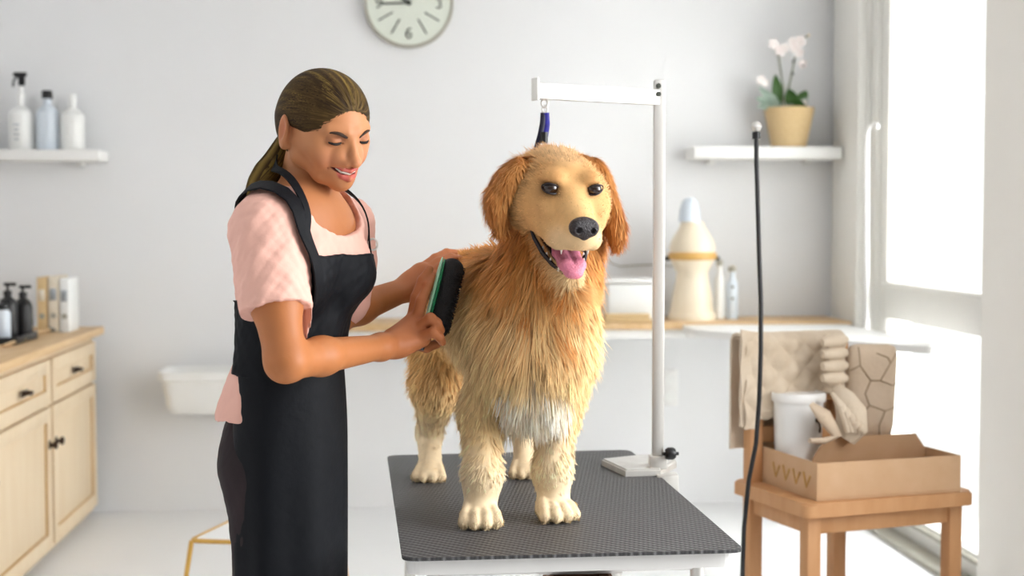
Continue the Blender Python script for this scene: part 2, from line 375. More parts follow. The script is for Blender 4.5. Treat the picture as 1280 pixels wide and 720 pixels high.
# ---------------- things on the cabinet
zt = cz+.0005
t0 = WZ(22, 404, zt)
ty = thing('tray', 'black rectangular tray on the cabinet under the dark bottles', 'tray', (-1.78, 5.62, zt))
b = MB(); TX, TY = -1.70, 6.05
ty.location = (TX, TY, zt); INV.clear()
b.box((TX, TY, zt+.005), (.34, .34, .01), bev=.003)
for s in (-1, 1):
    b.box((TX+s*.165, TY, zt+.015), (.01, .34, .03), bev=.003); b.box((TX, TY+s*.165, zt+.015), (.32, .01, .03), bev=.003)
b.build('tray_body', M['black'], ty)
def black_bottle(px, lab, h, Y, m='black'):
    x = WY(px, 395, Y).x; z = zt+.0105
    t = thing('pump_bottle', lab, 'bottle', (x, Y, z), group='dark bottles on the tray')
    MB().lathe([(0,0),(.036,0),(.038,.006),(.038,h*.6),(.03,h*.7),(.014,h*.76),(.014,h*.8)], (x, Y, z), 24).build('bottle_body', M[m], t)
    b = MB(); b.lathe([(.017,0),(.017,.02),(.006,.022),(.006,h*.2),(0,h*.2)], (x, Y, z+h*.78), 16)
    b.box((x+.01, Y, z+h*.98), (.05, .018, .014), bev=.004); b.build('pump', M['black'], t)
black_bottle(10, 'slim black pump bottle at the back left of the tray', .23, 6.05)
black_bottle(29, 'black pump bottle at the right end of the tray', .215, 6.15)
x = WY(3, 395, 5.98).x
t = thing('jar', 'clear frosted jar at the left edge of the photo beside the black bottles', 'jar', (x, 5.98, zt+.011))
MB().lathe([(0,0),(.03,0),(.032,.004),(.032,.11),(.026,.12),(.026,.125),(0,.125)], (x, 5.98, zt+.011), 24).build('jar_body', M['palebottle'], t)
MB().lathe([(.028,0),(.028,.022),(0,.024)], (x, 5.98, zt+.136), 24).build('lid', M['black'], t)
Yb = 6.62
for k, (pa, pb, hgt, lab, mm) in enumerate([(53, 66, .245, 'tan spined box file leftmost of the upright ones on the cabinet', 'basket'), (67, 80, .25, 'cream box file in the middle of the upright ones on the cabinet', 'paper'), (81, 93, .24, 'off-white box file rightmost of the upright ones on the cabinet', 'whitebottle')]):
    xa = WY(pa, 400, Yb).x; xb = WY(pb, 400, Yb).x; xc_ = (xa+xb)/2; w_ = xb-xa
    t = thing('box_file', lab, 'box file', (xc_, Yb, zt), group=None)
    b = MB(); b.box((xc_, Yb, zt+hgt/2), (w_-.003, .2, hgt), bev=.003); b.build('case', M[mm], t)
    b = MB(); b.lathe([(0,0),(.012,0),(.012,.002),(.008,.002),(.008,.001),(0,.001)], (xc_, Yb-.1005, zt+hgt*.3), 16, RY); b.build('finger_ring', M['rimgrey'], t); b = MB(); b.box((xc_, Yb-.101, zt+hgt*.68), (w_*.6, .002, .05), bev=0); b.build('spine_label', M['label'] if k else M['paper'], t)
def flat_brush(pxa, pya, pxb, pyb, lab):
    a = WZ(pxa, pya, zt+.012); c = WZ(pxb, pyb, zt+.012); t = thing('grooming_brush', lab, 'brush', ((a.x+c.x)/2, (a.y+c.y)/2, zt))
    d = (c-a)
    MB().tube([a, a+d*.2, a+d*.5, a+d*.62], [.007,.01,.008,.012], 10, .7, Vector((0,0,1))).build('handle', M['oak'], t)
    MB().tube([a+d*.6, a+d*.7, a+d*.92, c], [.01,.02,.02,.008], 12, .45, Vector((0,0,1))).build('brush_head', M['black'], t)
flat_brush(34, 418, 76, 410, 'small wooden handled brush with dark head lying on the cabinet edge')
flat_brush(4, 432, 44, 419, 'wooden handled brush lying nearest the viewer on the cabinet')

# ---------------- wall basin, brass stool
p = WY(243, 470, BY-.16)
bx = thing('wall_basin', 'white plastic basin on the back wall behind the woman', 'basin', (p.x, BY, p.z))
x0 = WY(203, 470, BY-.16).x; x1 = WY(330, 470, BY-.16).x; z1 = WY(240, 461, BY-.16).z; z0 = WY(240, 513, BY-.16).z
xc_ = (x0+x1)/2; w_ = x1-x0
def ring(hw, hd, z, r=.05): return [(xc_+q.x, BY-.165+q.y, z) for q in rounded([(-hw,-hd),(hw,-hd),(hw,hd),(-hw,hd)], r, 5)]
b = MB(); prof = [(.78,z0,0),(.86,z0+.03,0),(.93,z1-.045,0),(1.0,z1-.04,0),(1.0,z1,0),(.95,z1,0),(.88,z1-.02,0),(.8,z0+.02,0)]
rings = [[b.bm.verts.new(v) for v in ring(w_/2*f, .16*f, z, .05)] for f, z, _ in prof]
for A_, B_ in zip(rings, rings[1:]):
    for i in range(len(A_)): j = (i+1) % len(A_); b.bm.faces.new((A_[i], A_[j], B_[j], B_[i]))
b.bm.faces.new(rings[0][::-1]); b.bm.faces.new(rings[-1])
b.build('bowl', M['whitebottle'], bx)
MB().box((xc_, BY-.012, (z0+z1)/2), (w_*.5, .024, .12), bev=.004).build('mounting_plate', M['white'], bx)
sc = Q(285, 672, 4.6)
st = thing('wire_stool', 'low brass wire frame stool behind the woman at the bottom edge', 'stool', W((sc.x, 4.6, 0)), -YAW)
a = Q(238, 676, 4.45); H = a.z; c4 = [Vector((a.x, 4.45, H)), Vector((a.x+.36, 4.40, H)), Vector((a.x+.42, 4.80, H)), Vector((a.x+.09, 4.82, H))]
loop = rounded([(q.x, q.y) for q in c4], .03, 5); pts = [W((q.x, q.y, H)) for q in loop]
MB().tube(pts+[pts[0]], .0075, 10).build('seat_frame', M['gold'], st)
for i in range(4):
    q = c4[i]; cen = sum(c4, Vector())/4; o_ = (q-cen)*.22
    MB().tube([W(q*.985+cen*.015), W((q.x+o_.x*.4, q.y+o_.y*.4, H*.6)), W((q.x+o_.x, q.y+o_.y, 0.007))], .0075, 10).build('leg', M['gold'], st)
MB().prism([W((q.x, q.y, 0)).to_2d() for q in rounded([((q*.96+cen*.04).x, (q*.96+cen*.04).y) for q in c4], .03, 5)], H-.006, H+.004, .002).build('seat', M['white'], st)

# ---------------- back worktop
kx0 = WY(418, 405, BY-.25).x; kx1 = RX-.075; kz = .925; kd = .42
wk = thing('worktop', 'long pale oak wall worktop with white apron behind the dog', 'worktop', ((kx0+kx1)/2, BY, 0))
MB().box(((kx0+kx1)/2, BY-kd/2-.002, kz-.016), (kx1-kx0, kd, .032), bev=.004).build('top', M['oak'], wk)
MB().box(((kx0+kx1)/2, BY-kd/2+.01, kz-.053), (kx1-kx0-.01, kd-.02, .04), bev=.003).build('apron', M['white'], wk)
for x in (kx0+.25, (kx0+kx1)/2, kx1-.2):
    MB().box((x, BY-.12, kz-.12), (.03, .22, .09), bev=.004).build('bracket', M['white'], wk)
kt = kz+.0005
def on(px, Y=BY-.26): return WY(px, 400, Y).x
# storage tub
x0, x1 = on(752), on(815); Y = BY-.25
t = thing('storage_box', 'white translucent storage box with lid on the worktop beside the steel post', 'box', ((x0+x1)/2, Y, kt))
MB().box(((x0+x1)/2, Y, kt+.09), (x1-x0-.02, .2, .18), bev=.02, seg=3).build('box_body', M['whitebottle'], t)
MB().box(((x0+x1)/2, Y, kt+.19), (x1-x0, .22, .02), bev=.008).build('lid', M['white'], t)
t = thing('folded_towel', 'tan folded towel lying on the worktop in front of the white storage box', 'towel', ((x0+x1)/2, BY-.38, kt))
b = MB(); b.box(((x0+x1)/2-.02, BY-.385, kt+.011), (x1-x0-.02, .055, .02), bev=.008, seg=3); b.build('towel_layer', M['basket'], t)
b = MB(); b.box(((x0+x1)/2-.02, BY-.385, kt+.031), (x1-x0-.03, .052, .018), bev=.008, seg=3); b.build('towel_layer', M['basket'], t)
# ceramic dispenser
x = on(866); Y = BY-.24; u = 6.76/FPX
t = thing('treat_dispenser', 'tall cream ceramic dispenser with pale domed top on the worktop', 'dispenser', (x, Y, kt))
MB().lathe([(0,0),(31*u,0),(31*u,5*u),(29*u,8*u),(27.5*u,12*u),(25*u,30*u),(21*u,50*u),(20*u,60*u),(24*u,68*u),(28*u,76*u)], (x, Y, kt), 40).build('base', M['ceram'], t)
MB().lathe([(28*u,76*u),(31*u,78*u),(31*u,84*u),(28*u,86*u)], (x, Y, kt), 40).build('band', M['honey'], t, label='honey-coloured band')
MB().lathe([(28*u,86*u),(29*u,92*u),(27*u,100*u),(21*u,110*u),(16*u,118*u),(14*u,124*u)], (x, Y, kt), 40).build('hopper', M['ceram'], t)
MB().lathe([(14*u,124*u),(12.5*u,140*u),(9*u,150*u),(5*u,154*u),(0,155*u)], (x-.014, Y, kt), 32).build('dome', M['palebottle'], t, label='pale frosted dome')
for s in (-1, 1): MB().lathe([(0,0),(.012,0),(.01,.02),(0,.024)], (x+s*29*u, Y, kt+78*u), 14, Matrix.Rotation(s*PI/2, 4, 'Y')).build('knob', M['black'], t)
for px, h, lab, rr in ((899, .27, 'clear tall glass bottle just right of the cream dispenser', .024), (915, .24, 'clear glass bottle with dark marks, right end of the worktop jars', .029)):
    x = on(px, BY-.2); t = thing('glass_bottle', lab, 'bottle', (x, BY-.2, kt), group='glass bottles on the worktop')
    MB().lathe([(0,0),(rr,0),(rr,.01),(rr*.95,h*.7),(rr*.5,h*.82),(rr*.45,h*.92),(rr*.6,h*.93),(rr*.6,h*.95),(0,h*.95)], (x, BY-.2, kt), 28).build('bottle_body', M['palebottle'] if px > 910 else M['whitebottle'], t)
    MB().lathe([(0,0),(rr*.65,0),(rr*.7,.02),(rr*.3,.03),(0,.032)], (x, BY-.2, kt+h*.95), 20).build('stopper', M['rimgrey'], t)
    if px > 910:
        for z in (.10, .155): MB().box((x-.005, BY-.2-rr, kt+z), (.012, .004, .012), bev=.001).build('mark', M['ink'], t)
# cord on the wall
pts = [WY(px, py, BY-.004) for px, py in ((757,324),(764,329),(775,333),(790,332),(806,331),(822,331),(842,333))]
tag(MB().tube(pts, .003, 6).build('cable', M['rimgrey']), 'thin grey cable drooping along the back wall above the storage box', 'cable')
# wall socket
a = WY(838, 485, BY-.01)
t = thing('wall_socket', 'white double wall socket below the worktop right of the steel post', 'socket', (a.x, BY, a.z))
MB().box((a.x, BY-.006, a.z), (.075, .011, .18), bev=.004).build('plate', M['white'], t)
for s in (-1, 1): MB().lathe([(0,0),(.024,0),(.024,.003),(.02,.003),(.019,.001),(0,.001)], (a.x, BY-.0115, a.z+s*.042), 20, RY).build('outlet', M['whitebottle'], t)

# ---------------- drop leaf board in the corner
zb = .915
t = thing('drop_leaf', 'white rounded drop leaf board beside the window on a wooden brace', 'table leaf', (1.9, 6.2, zb))
yy = BY-kd-.006
poly = [WZ(px, py, zb).to_2d() for px, py in ((945,414),(1000,425),(1100,428),(1160,429),(1176,424),(1170,418),(1140,414))]
poly = [(max(q[0], -9), min(q[1], yy)) for q in poly] 
poly = [(1.30, yy), (1.30, 6.28), (1.45, 6.05), (1.75, 5.70), (1.98, 5.42), (2.05, 5.38), (2.08, 5.46), (2.08, yy)]
MB().prism(rounded(poly, .03, 4), zb-.03, zb, .005).build('leaf', M['white'], t)
MB().box((1.72, yy-.03, zb-.045), (.8, .03, .028), bev=.003).build('hinge_rail', M['white'], t)
a = WY(1160, 428, 5.78); MB().tube([(1.70, 5.95, .80), (a.x-.02, 5.8, zb-.035)], .011, 8).build('brace', M['chairwood'], t)
b = MB(); b.box((a.x-.0, 5.8, zb-.036), (.09, .03, .012), bev=.003); b.build('hinge', M['rimgrey'], t)
b = MB(); b.tube([(1.70, 5.95, .80), (1.62, 6.3, .84), (1.62, yy-.03, zb-.055)], .009, 8); b.build('brace', M['chairwood'], t)

# ---------------- crank pole by the window
X_ = RX-.075
pts = [WX(px, py, X_) for px, py in ((1098,159),(1095,155),(1090,155),(1086,160),(1084,168),(1083.5,200),(1083.5,300),(1083.5,398))]
t = thing('window_pole', 'white hooked pole hanging against the column beside the window', 'pole', pts[-1])
MB().tube(pts[:5]+[pts[5]], .009, 10).build('hook', M['white'], t)
MB().tube(pts[4:], .011, 10).build('shaft', M['white'], t)
MB().tube([pts[-1], pts[-1]-Vector((0,0,.1))], .014, 10).build('grip', M['white'], t)

# ---------------- orchid
Y = BY-.13; c = WY(986, 183, Y); u = 6.87/FPX; c.z = ZR
t = thing('potted_orchid', 'white orchid in a tapered straw-coloured pot on the right shelf', 'plant', c)
MB().lathe([(0,0),(21*u,0),(22*u,2*u),(31*u,46*u),(31.5*u,50*u),(29*u,50*u),(28*u,44*u),(0,44*u)], c, 40).build('pot', M['basket'], t)
def blade(mb, base, tip, wd, bend, n=8, th=.003):
    base = Vector(base); tip = Vector(tip); ax = tip-base; side = ax.cross(Vector((0,1,0))); side = side.normalized() if side.length > 1e-5 else Vector((1,0,0))
    def fn(a, b_):
        return base + ax*a + side*(b_-.5)*wd*math.sin(PI*min(.98, .12+.86*a))**.8 + Vector((0,-1,0))*bend*math.sin(PI*a)*.5 + Vector((0,-1,0))*abs(b_-.5)*wd*.3 + Vector((0,0,-1))*bend*a*a
    mb.sheet(fn, n, 4, th)
def at(px, py, dy=0): q = WY(px, py, Y+dy); return q
for (a, b_, w_, dy) in (((972,136),(969,90),14,0),((990,135),(985,108),17,-.03),((995,134),(1008,110),15,0),((990,138),(1002,122),16,-.04),((980,138),(1008,128),10,-.05)):
    m = MB(); blade(m, at(*a), at(b_[0], b_[1], dy), w_*u, .015); m.build('leaf', M['leaf'], t)
for (a, b_, w_) in (((972,134),(945,120),12),((972,134),(949,107),10),((975,136),(955,128),12),((978,138),(946,130),9),((990,138),(1012,133),14),((1000,138),(1016,138),12),((985,138),(992,128),12),((975,138),(960,112),9),((1002,136),(1008,120),10)):
    m = MB(); blade(m, at(*a), at(b_[0], b_[1], -.03), w_*u, .01); m.build('leaf', M['silverleaf'], t, label='silvery grey-green leaf')
stems = [[(984,138),(986,110),(992,80),(997,58),(1004,48),(1012,44)], [(980,138),(978,105),(974,75),(970,58),(965,52)]]
for s_ in stems: MB().tube([at(*q) for q in s_], .0035, 6).build('stem', M['stem'], t)
def flower(px, py, s_, dy=-.03, m_='petal'):
    cn = at(px, py, dy); m = MB()
    for k in range(5):
        a_ = 2*PI*k/5+.3*px; d = Vector((math.cos(a_), -.25, math.sin(a_)))
        def fn(a, b_, d=d, a_=a_):
            sd = Vector((-math.sin(a_), 0, math.cos(a_)))
            return cn + d*s_*u*a + sd*(b_-.5)*s_*u*1.0*math.sin(PI*min(.97,.1+.8*a))
        m.sheet(fn, 5, 4, .0025)
    m.build('flower', M[m_], t)
for px, py, s_ in ((967,55,7),(976,63,8),(981,60,6),(994,58,9),(1000,52,8),(998,66,7),(1003,80,6),(951,100,6),(957,104,5),(1004,130,6),(990,52,6)): flower(px, py, s_)
for px, py in ((1011,44),(991,92),(1004,82),(992,76)):
    MB().lathe([(0,-.008),(.006,-.004),(.007,.003),(0,.009)], at(px, py, -.03), 10).build('bud', M['ink'] if py > 60 else M['ceram'], t)

# ---------------- chair with box, right
SZ = .62
cl = QZ(914, 599, SZ); cf = QZ(1008, 631, SZ); cr_ = QZ(1198, 608, SZ); e1 = (cf-cl); e2 = (cr_-cf)
e2 = e2 - e1*(e2.dot(e1)/e1.dot(e1)); crr = cl+e2; crf = cf+e2
cen = (cl+crf)/2; n1 = e1.normalized(); n2 = e2.normalized()
ch = thing('wooden_chair', 'tall warm-toned wooden chair at the right carrying the cardboard box', 'chair', W((cen.x, cen.y, 0)), -YAW)
MB().prism(rounded([W(q).to_2d() for q in (cl, cf, crf, crr)], .03, 4), SZ-.04, SZ, .006).build('seat', M['chairwood'], ch)
def corner(i, j, z): # i along e1 (0 back..1 front), j along e2
    q = cl + e1*i + e2*j; return Vector((q.x, q.y, z))
ang = math.atan2(W(e2).y, W(e2).x) if False else math.atan2((W(e2)-W((0,0,0))).y, (W(e2)-W((0,0,0))).x)
for i, j, top in ((.12,.08,1.03),(.12,.60,1.03),(.88,.08,SZ-.04),(.88,.92,SZ-.04)):
    b = MB(); q = W(corner(i, j, 0)); 
    b.box((q.x, q.y, top/2), (.045, .045, top), rz=ang, bev=.006); b.build('leg', M['chairwood'], ch)
for (a, b_) in (((.12,.08),(.88,.08)),((.12,.60),(.88,.92)),((.88,.08),(.88,.92)),((.12,.08),(.12,.60))):
    qa = W(corner(*a, SZ-.07)); qb = W(corner(*b_, SZ-.07)); mid = (qa+qb)/2; d = qb-qa
    MB().box(mid, (d.length-.03, .022, .05), rz=math.atan2(d.y, d.x), bev=.004).build('apron_rail', M['chairwood'], ch)
    qa.z = qb.z = .22; mid = (qa+qb)/2
    MB().box(mid, (d.length-.03, .02, .025), rz=math.atan2(d.y, d.x), bev=.004).build('stretcher', M['chairwood'], ch)
for z in (.76, .88, 1.0):
    qa = W(corner(.12,.08,z)); qb = W(corner(.12,.60,z)); mid = (qa+qb)/2; d = qb-qa
    MB().box(mid, (d.length-.03, .018, .05), rz=math.atan2(d.y, d.x), bev=.004).build('back_rail', M['chairwood'], ch)
# cardboard box on the seat
bl = QZ(947, 600, SZ); bf = QZ(1021, 627, SZ); brr = QZ(1181, 609, SZ)
f1 = bf-bl; f2 = brr-bf; f2 = f2 - f1*(f2.dot(f1)/f1.dot(f1)); bz0 = SZ+.0008; bh = .105
bx = thing('cardboard_box', 'open brown cardboard box on the seat of the wooden chair', 'box', W(((bl+bf+f2)/2).to_3d()), -YAW)
bx.location.z = SZ
def bw(i, j, z): q = bl + f1*i + f2*j; return W((q.x, q.y, z))
nf1 = (W(f1)).normalized(); nf2 = (W(f2)).normalized()
def wallp(name, P0, P1, h0, h1, nn, mm=M['card']):
    MB().slab([P0+Vector((0,0,h0)), P1+Vector((0,0,h0)), P1+Vector((0,0,h1)), P0+Vector((0,0,h1))], nn, .005).build(name, mm, bx, smooth=False)
z_ = bz0
MB().slab([bw(0,0,z_), bw(1,0,z_), bw(1,1,z_), bw(0,1,z_)], (0,0,1), .005).build('bottom', M['card'], bx, smooth=False)
wallp('side', bw(0,0,z_), bw(1,0,z_), .0055, bh, nf2); wallp('side', bw(1,0,z_)+nf2*.0055, bw(1,1,z_), .0055, bh, -nf1)
wallp('side', bw(0,1,z_), bw(1,1,z_)-nf1*.0055, .0055, bh, -nf2); wallp('side', bw(0,0,z_)+nf2*.0055, bw(0,1,z_)-nf2*.0055, .0055, bh, nf1)
# raised flap with rounded corners at the back of the box
fl = []
A0 = bw(.06,.06,z_+bh-.004); B0 = bw(.06,.93,z_+bh-.004)
# flap leaning forward over the box
Lf = (B0-A0); upv = (Vector((0,0,1))*.9+ nf1*.35).normalized()
prof = [(0,0),(1,0),(.985,.03),(.93,.055),(.86,.085),(.12,.085),(.05,.06),(.015,.03)]
FA = bw(.5,.17,z_+bh+.002); FB = bw(.5,.99,z_+bh+.002); Lf = FB-FA
q_ = [FA+Lf*a+upv*b_ - Vector((0,0,.035)) for a, b_ in prof]
MB().slab(q_, nf1, .005).build('flap', M['card'], bx, smooth=False)
# zigzag marks printed on the left side
zz = MB(); 
for k in range(4):
    a = bw(.28+.17*k, 0, z_+.07)-nf2*.0006; b_ = bw(.33+.17*k, 0, z_+.03)-nf2*.0006; c_ = bw(.39+.17*k, 0, z_+.065)-nf2*.0006
    zz.tube([a, b_, c_], .0035, 5)
zz.build('printed_mark', M['groove'], bx, label='darker zigzag marks')
# white bucket in the box
f1u = f1.normalized(); f2u = f2.normalized(); bq = bl + f1u*.088 + f2u*.086; bc = W((bq.x, bq.y, 0)); r0 = .073; zb0 = z_+.0058; bhh = Q(989, 489, bq.y).z - zb0
bk = thing('bucket', 'white lidded bucket standing in the cardboard box', 'bucket', (bc.x, bc.y, zb0))
MB().lathe([(0,0),(r0*.86,0),(r0*.88,.006),(r0,bhh-.03),(r0,bhh-.01)], (bc.x, bc.y, zb0), 40).build('bucket_body', M['whitebottle'], bk)
MB().lathe([(r0*1.0,0),(r0*1.08,0),(r0*1.1,.006),(r0*1.1,.02),(r0*1.04,.026),(r0*.98,.022),(0,.022)], (bc.x, bc.y, zb0+bhh-.028), 40).build('lid', M['white'], bk)
hq = W(Vector((bq.x+.045, bq.y-.0575, zb0+.19))); b = MB(); b.lathe([(0,0),(.008,0),(.008,.006),(0,.008)], hq, 12, RY); b.tube([hq+Vector((0,-.006,.0)), hq+Vector((.005,-.01,-.02)), hq+Vector((.004,-.01,-.035))], .003, 6); b.build('handle_lug', M['bronze'], bk)
# quilted cloth over the chair back
qa = corner(.12,.0,0); qb = corner(.12,.63,0); nb = n1   # toward the seat side
def quilt_fn(side):
    def fn(a, t_):
        L0 = .0; zt_ = 1.045
        base = qa + (qb-qa)*a*.98 + n2*(-.012)
        zz_ = .0; off = .034
        wav = .006*math.sin(a*23) + .004*math.sin(a*9+2)
        if t_ < .12:
            th_ = (t_/.12-.5)*PI; o = math.sin(th_)*off; z = zt_ + math.cos(th_)*.018
            p_ = base + nb*o; p_.z = z
        else:
            tt = (t_-.12)/.88; drop = .20+.035*math.sin(a*5+.6)
            if a < .12: drop = .26
            p_ = base + nb*(off+.004+wav*(tt)); p_.z = zt_-drop*tt
        puff = .007*abs(math.sin((a*6+t_*4)*PI/1.4))*abs(math.sin((a*6-t_*4)*PI/1.4))
        p_ = p_ + nb*puff*2.2
        return W(p_)
    return fn
def quilt_back(a, t_):
    base = qa + (qb-qa)*a*.98 + n2*(-.012); wav = .006*math.sin(a*19)
    p_ = base - nb*(.034+wav*t_+.003); p_.z = 1.045-.33*t_
    return W(p_)
qt = thing('quilted_cloth', 'beige diamond-quilted cloth draped over the chair back', 'cloth', W((qa.x, qa.y, 1.0)), -YAW)
MB().sheet(quilt_fn(1), 70, 40, .008).build('front_fall', M['quilt'], qt)
MB().sheet(quilt_back, 40, 26, .008).build('rear_fall', M['quilt'], qt)
# side strip hanging at the left
sa_ = Q(929, 414, 4.22); 
def strip(a, t_):
    p0 = Q(926+22*a, 412+ (3*a), 4.20+.06*a); p1 = Q(925+22*a, 533, 4.22+.06*a)
    p_ = p0.lerp(p1, t_); p_ = p_ + Vector((.0, -.012*math.sin(a*PI) -.006*math.sin(t_*14+a*5), 0)); return W(p_)
MB().sheet(strip, 10, 30, .012).build('side_fall', M['quilt'], qt)
# folded rolls at the right top of the cloth
for k in range(4):
    a = W(Q(1028, 428+15*k, 4.20)); c_ = W(Q(1056, 425+16*k, 4.26))
    MB().tube([a, a.lerp(c_, .3)+Vector((0,-.01,.002)), a.lerp(c_, .7)+Vector((0,-.01,.002)), c_], [.012,.02,.021,.013], 12).build('fold', M['quilt'], qt)
# twisted towel
tw = thing('twisted_towel', 'twisted beige towel hanging into the box right of the bucket', 'towel', W(Q(1060, 548, 4.15)), -YAW)
path = [Q(1045,486,4.22),Q(1056,500,4.18),Q(1064,516,4.15),Q(1064,534,4.14),Q(1055,548,4.14)]
b = MB(); b.tube([W(p_) for p_ in path], [.02,.034,.046,.05,.035], 16, .7)
for k in range(5):
    b.tube([W(Q(1040+6*k, 492+9*k, 4.13)), W(Q(1052+6*k, 508+7*k, 4.09)), W(Q(1060+5*k, 540, 4.10))], [.006,.012,.008], 8)
b.build('towel_body', M['quilt'], tw)
b = MB(); b.tube([W(Q(1014,505,4.12)), W(Q(1030,520,4.1)), W(Q(1046,545,4.1)), W(Q(1030,551,4.09)), W(Q(1012,551,4.08))], [.01,.028,.02,.014,.01], 12, .7); b.build('loose_end', M['pillow'], tw)
# sponge cushion with hexagon seams
pc = Q(1087, 489, 4.36)
pl = thing('cushion', 'beige cushion with hexagon seams standing behind the box', 'cushion', W((pc.x, pc.y, SZ+.11)), -YAW)
hw = 32*4.36/FPX; hh = 59*4.36/FPX
def pill(sgn):
    def fn(a, b_):
        x = (a*2-1); z = (b_*2-1)
        ex = math.copysign(abs(x)**1, x); rr = max(0, 1-abs(x)**5)*max(0, 1-abs(z)**6)
        sx = hw*x*(1-.10*max(0, abs(z)-.75)/.25); sz = hh*z*(1-.05*max(0, abs(x)-.7)/.3)
        return W((pc.x+sx+.006*z, pc.y - sgn*.035*rr**.5, pc.z+sz))
    return fn
b = MB(); b.sheet(pill(1), 24, 30, .002); b.sheet(pill(-1), 24, 30, .002); b.build('cushion_body', M['pillow'], pl)
def on_p(px, py):
    x = (px-1087)/32; z = -(py-489)/59; x = max(-.98, min(.98, x)); z = max(-.98, min(.98, z)); rr = max(0, 1-abs(x)**5)*max(0, 1-abs(z)**6)
    return W((pc.x+hw*x+.006*z, pc.y-.036*rr**.5-.0005, pc.z+hh*z))
b = MB()
for seg in (((1068,433),(1070,455),(1084,474)),((1084,474),(1096,474),(1108,452)),((1108,452),(1116,440)),((1108,452),(1104,445),(1090,440)),((1084,474),(1078,490),(1084,505)),((1084,505),(1104,512),(1117,508)),((1096,474),(1112,480),(1118,478)),((1084,505),(1072,520),(1062,524)),((1104,512),(1098,530),(1100,546)),((1070,455),(1058,462))):
    pp = []
    for a, c_ in zip(seg, seg[1:]):
        for k in range(5): t_ = k/5; pp.append(on_p(a[0]+(c_[0]-a[0])*t_, a[1]+(c_[1]-a[1])*t_))
    pp.append(on_p(*seg[-1])); b.tube(pp, .0022, 6)
b.build('seam', M['seam'], pl)

# ---------------- gooseneck stand
gp = [(926,760),(928,720),(930,660),(936,600),(945,555),(949,500),(951,440),(951,380),(949,320),(947,250),(945.5,200),(945.5,166)]
pts = [W(Q(a, c_, 3.78)) for a, c_ in gp]
base = pts[0].copy(); base.z = 0
gs = thing('gooseneck_stand', 'thin black gooseneck stand with steel ball tip before the wooden chair', 'stand', base)
pts = [Vector((base.x, base.y, .02)), Vector((base.x, base.y, .3))] + pts
MB().tube(pts, .0062, 10).build('gooseneck', M['black'], gs)
MB().lathe([(0,-.014),(.009,-.011),(.0145,0),(.011,.009),(.005,.013),(0,.014)], pts[-1]+Vector((0,0,.016)), 20).build('ball_tip', M['steel'], gs, label='shiny steel ball tip')
MB().lathe([(0,0),(.011,0),(.011,.018),(0,.02)], pts[-1]-Vector((0,0,.016)), 16).build('tip_socket', M['black'], gs)
MB().lathe([(0,0),(.12,0),(.125,.006),(.12,.014),(.02,.022),(.012,.04),(0,.04)], base, 32).build('base', M['black'], gs)

# ---------------- grooming table
TZ = .80
cfl = QZ(503, 698, TZ); cfr = QZ(931, 687, TZ); cbl = QZ(484, 569, TZ); cbr = QZ(787, 562, TZ)
tb = thing('grooming_table', 'grooming table with ribbed black rubber top and white edge under the dog', 'table', W((.0, 2.95, 0)), -YAW)
pl_ = [W(q).to_2d() for q in (cfl, cfr, cbr, cbl)]
MB().prism(rounded(pl_, .028, 6), TZ-.006, TZ, .0015).build('rubber_top', M['mat'], tb, label='ribbed black rubber top')
cenp = sum(pl_, Vector((0,0)))/4
inn = [p_ + (cenp-p_).normalized()*.022 for p_ in pl_]
MB().prism(rounded(inn, .03, 6), TZ-.036, TZ-.0062, 0).build('board', M['white'], tb, smooth=False)
ft = [cenp + (p_-cenp)*.8 for p_ in pl_]
fr = MB()
for a, c_ in zip(ft, ft[1:]+ft[:1]):
    fr.tube([Vector((a.x,a.y,TZ-.05)), Vector((c_.x,c_.y,TZ-.05))], .013, 8)
fr.build('under_frame', M['white'], tb)
for a in ft:
    o_ = (a-cenp)*.12
    MB().tube([(a.x,a.y,TZ-.05), (a.x+o_.x, a.y+o_.y, .012)], .014, 10).build('leg', M['steel'], tb)
    MB().lathe([(0,0),(.02,0),(.02,.02),(.016,.024),(0,.024)], (a.x+o_.x, a.y+o_.y, .0), 14).build('foot', M['black'], tb)
a, c_ = (ft[0]+ft[3])/2, (ft[1]+ft[2])/2
MB().tube([(ft[0].x*.5+ft[3].x*.5, ft[0].y*.5+ft[3].y*.5, .3), (c_.x, c_.y, .3)], .01, 8).build('crossbar', M['steel'], tb)
# brown tray slung beneath
tp = W(Q(724, 716, 2.72)); 
ut = thing('storage_tray', 'brown shallow tray just visible under the front edge of the grooming table', 'tray', (tp.x, tp.y, tp.z-.08))
b = MB(); b.box((tp.x, tp.y, tp.z-.075), (.12, .2, .008), bev=.002)
for s in (-1,1): b.box((tp.x+s*.055, tp.y, tp.z-.035), (.008, .2, .075), bev=.002); b.box((tp.x, tp.y+s*.096, tp.z-.035), (.12, .008, .075), bev=.002)
b.build('tray_body', M['brownbox'], ut)
MB().box((tp.x, tp.y, tp.z+.012), (.16, .05, .018), bev=.003).build('hanger', M['white'], ut)

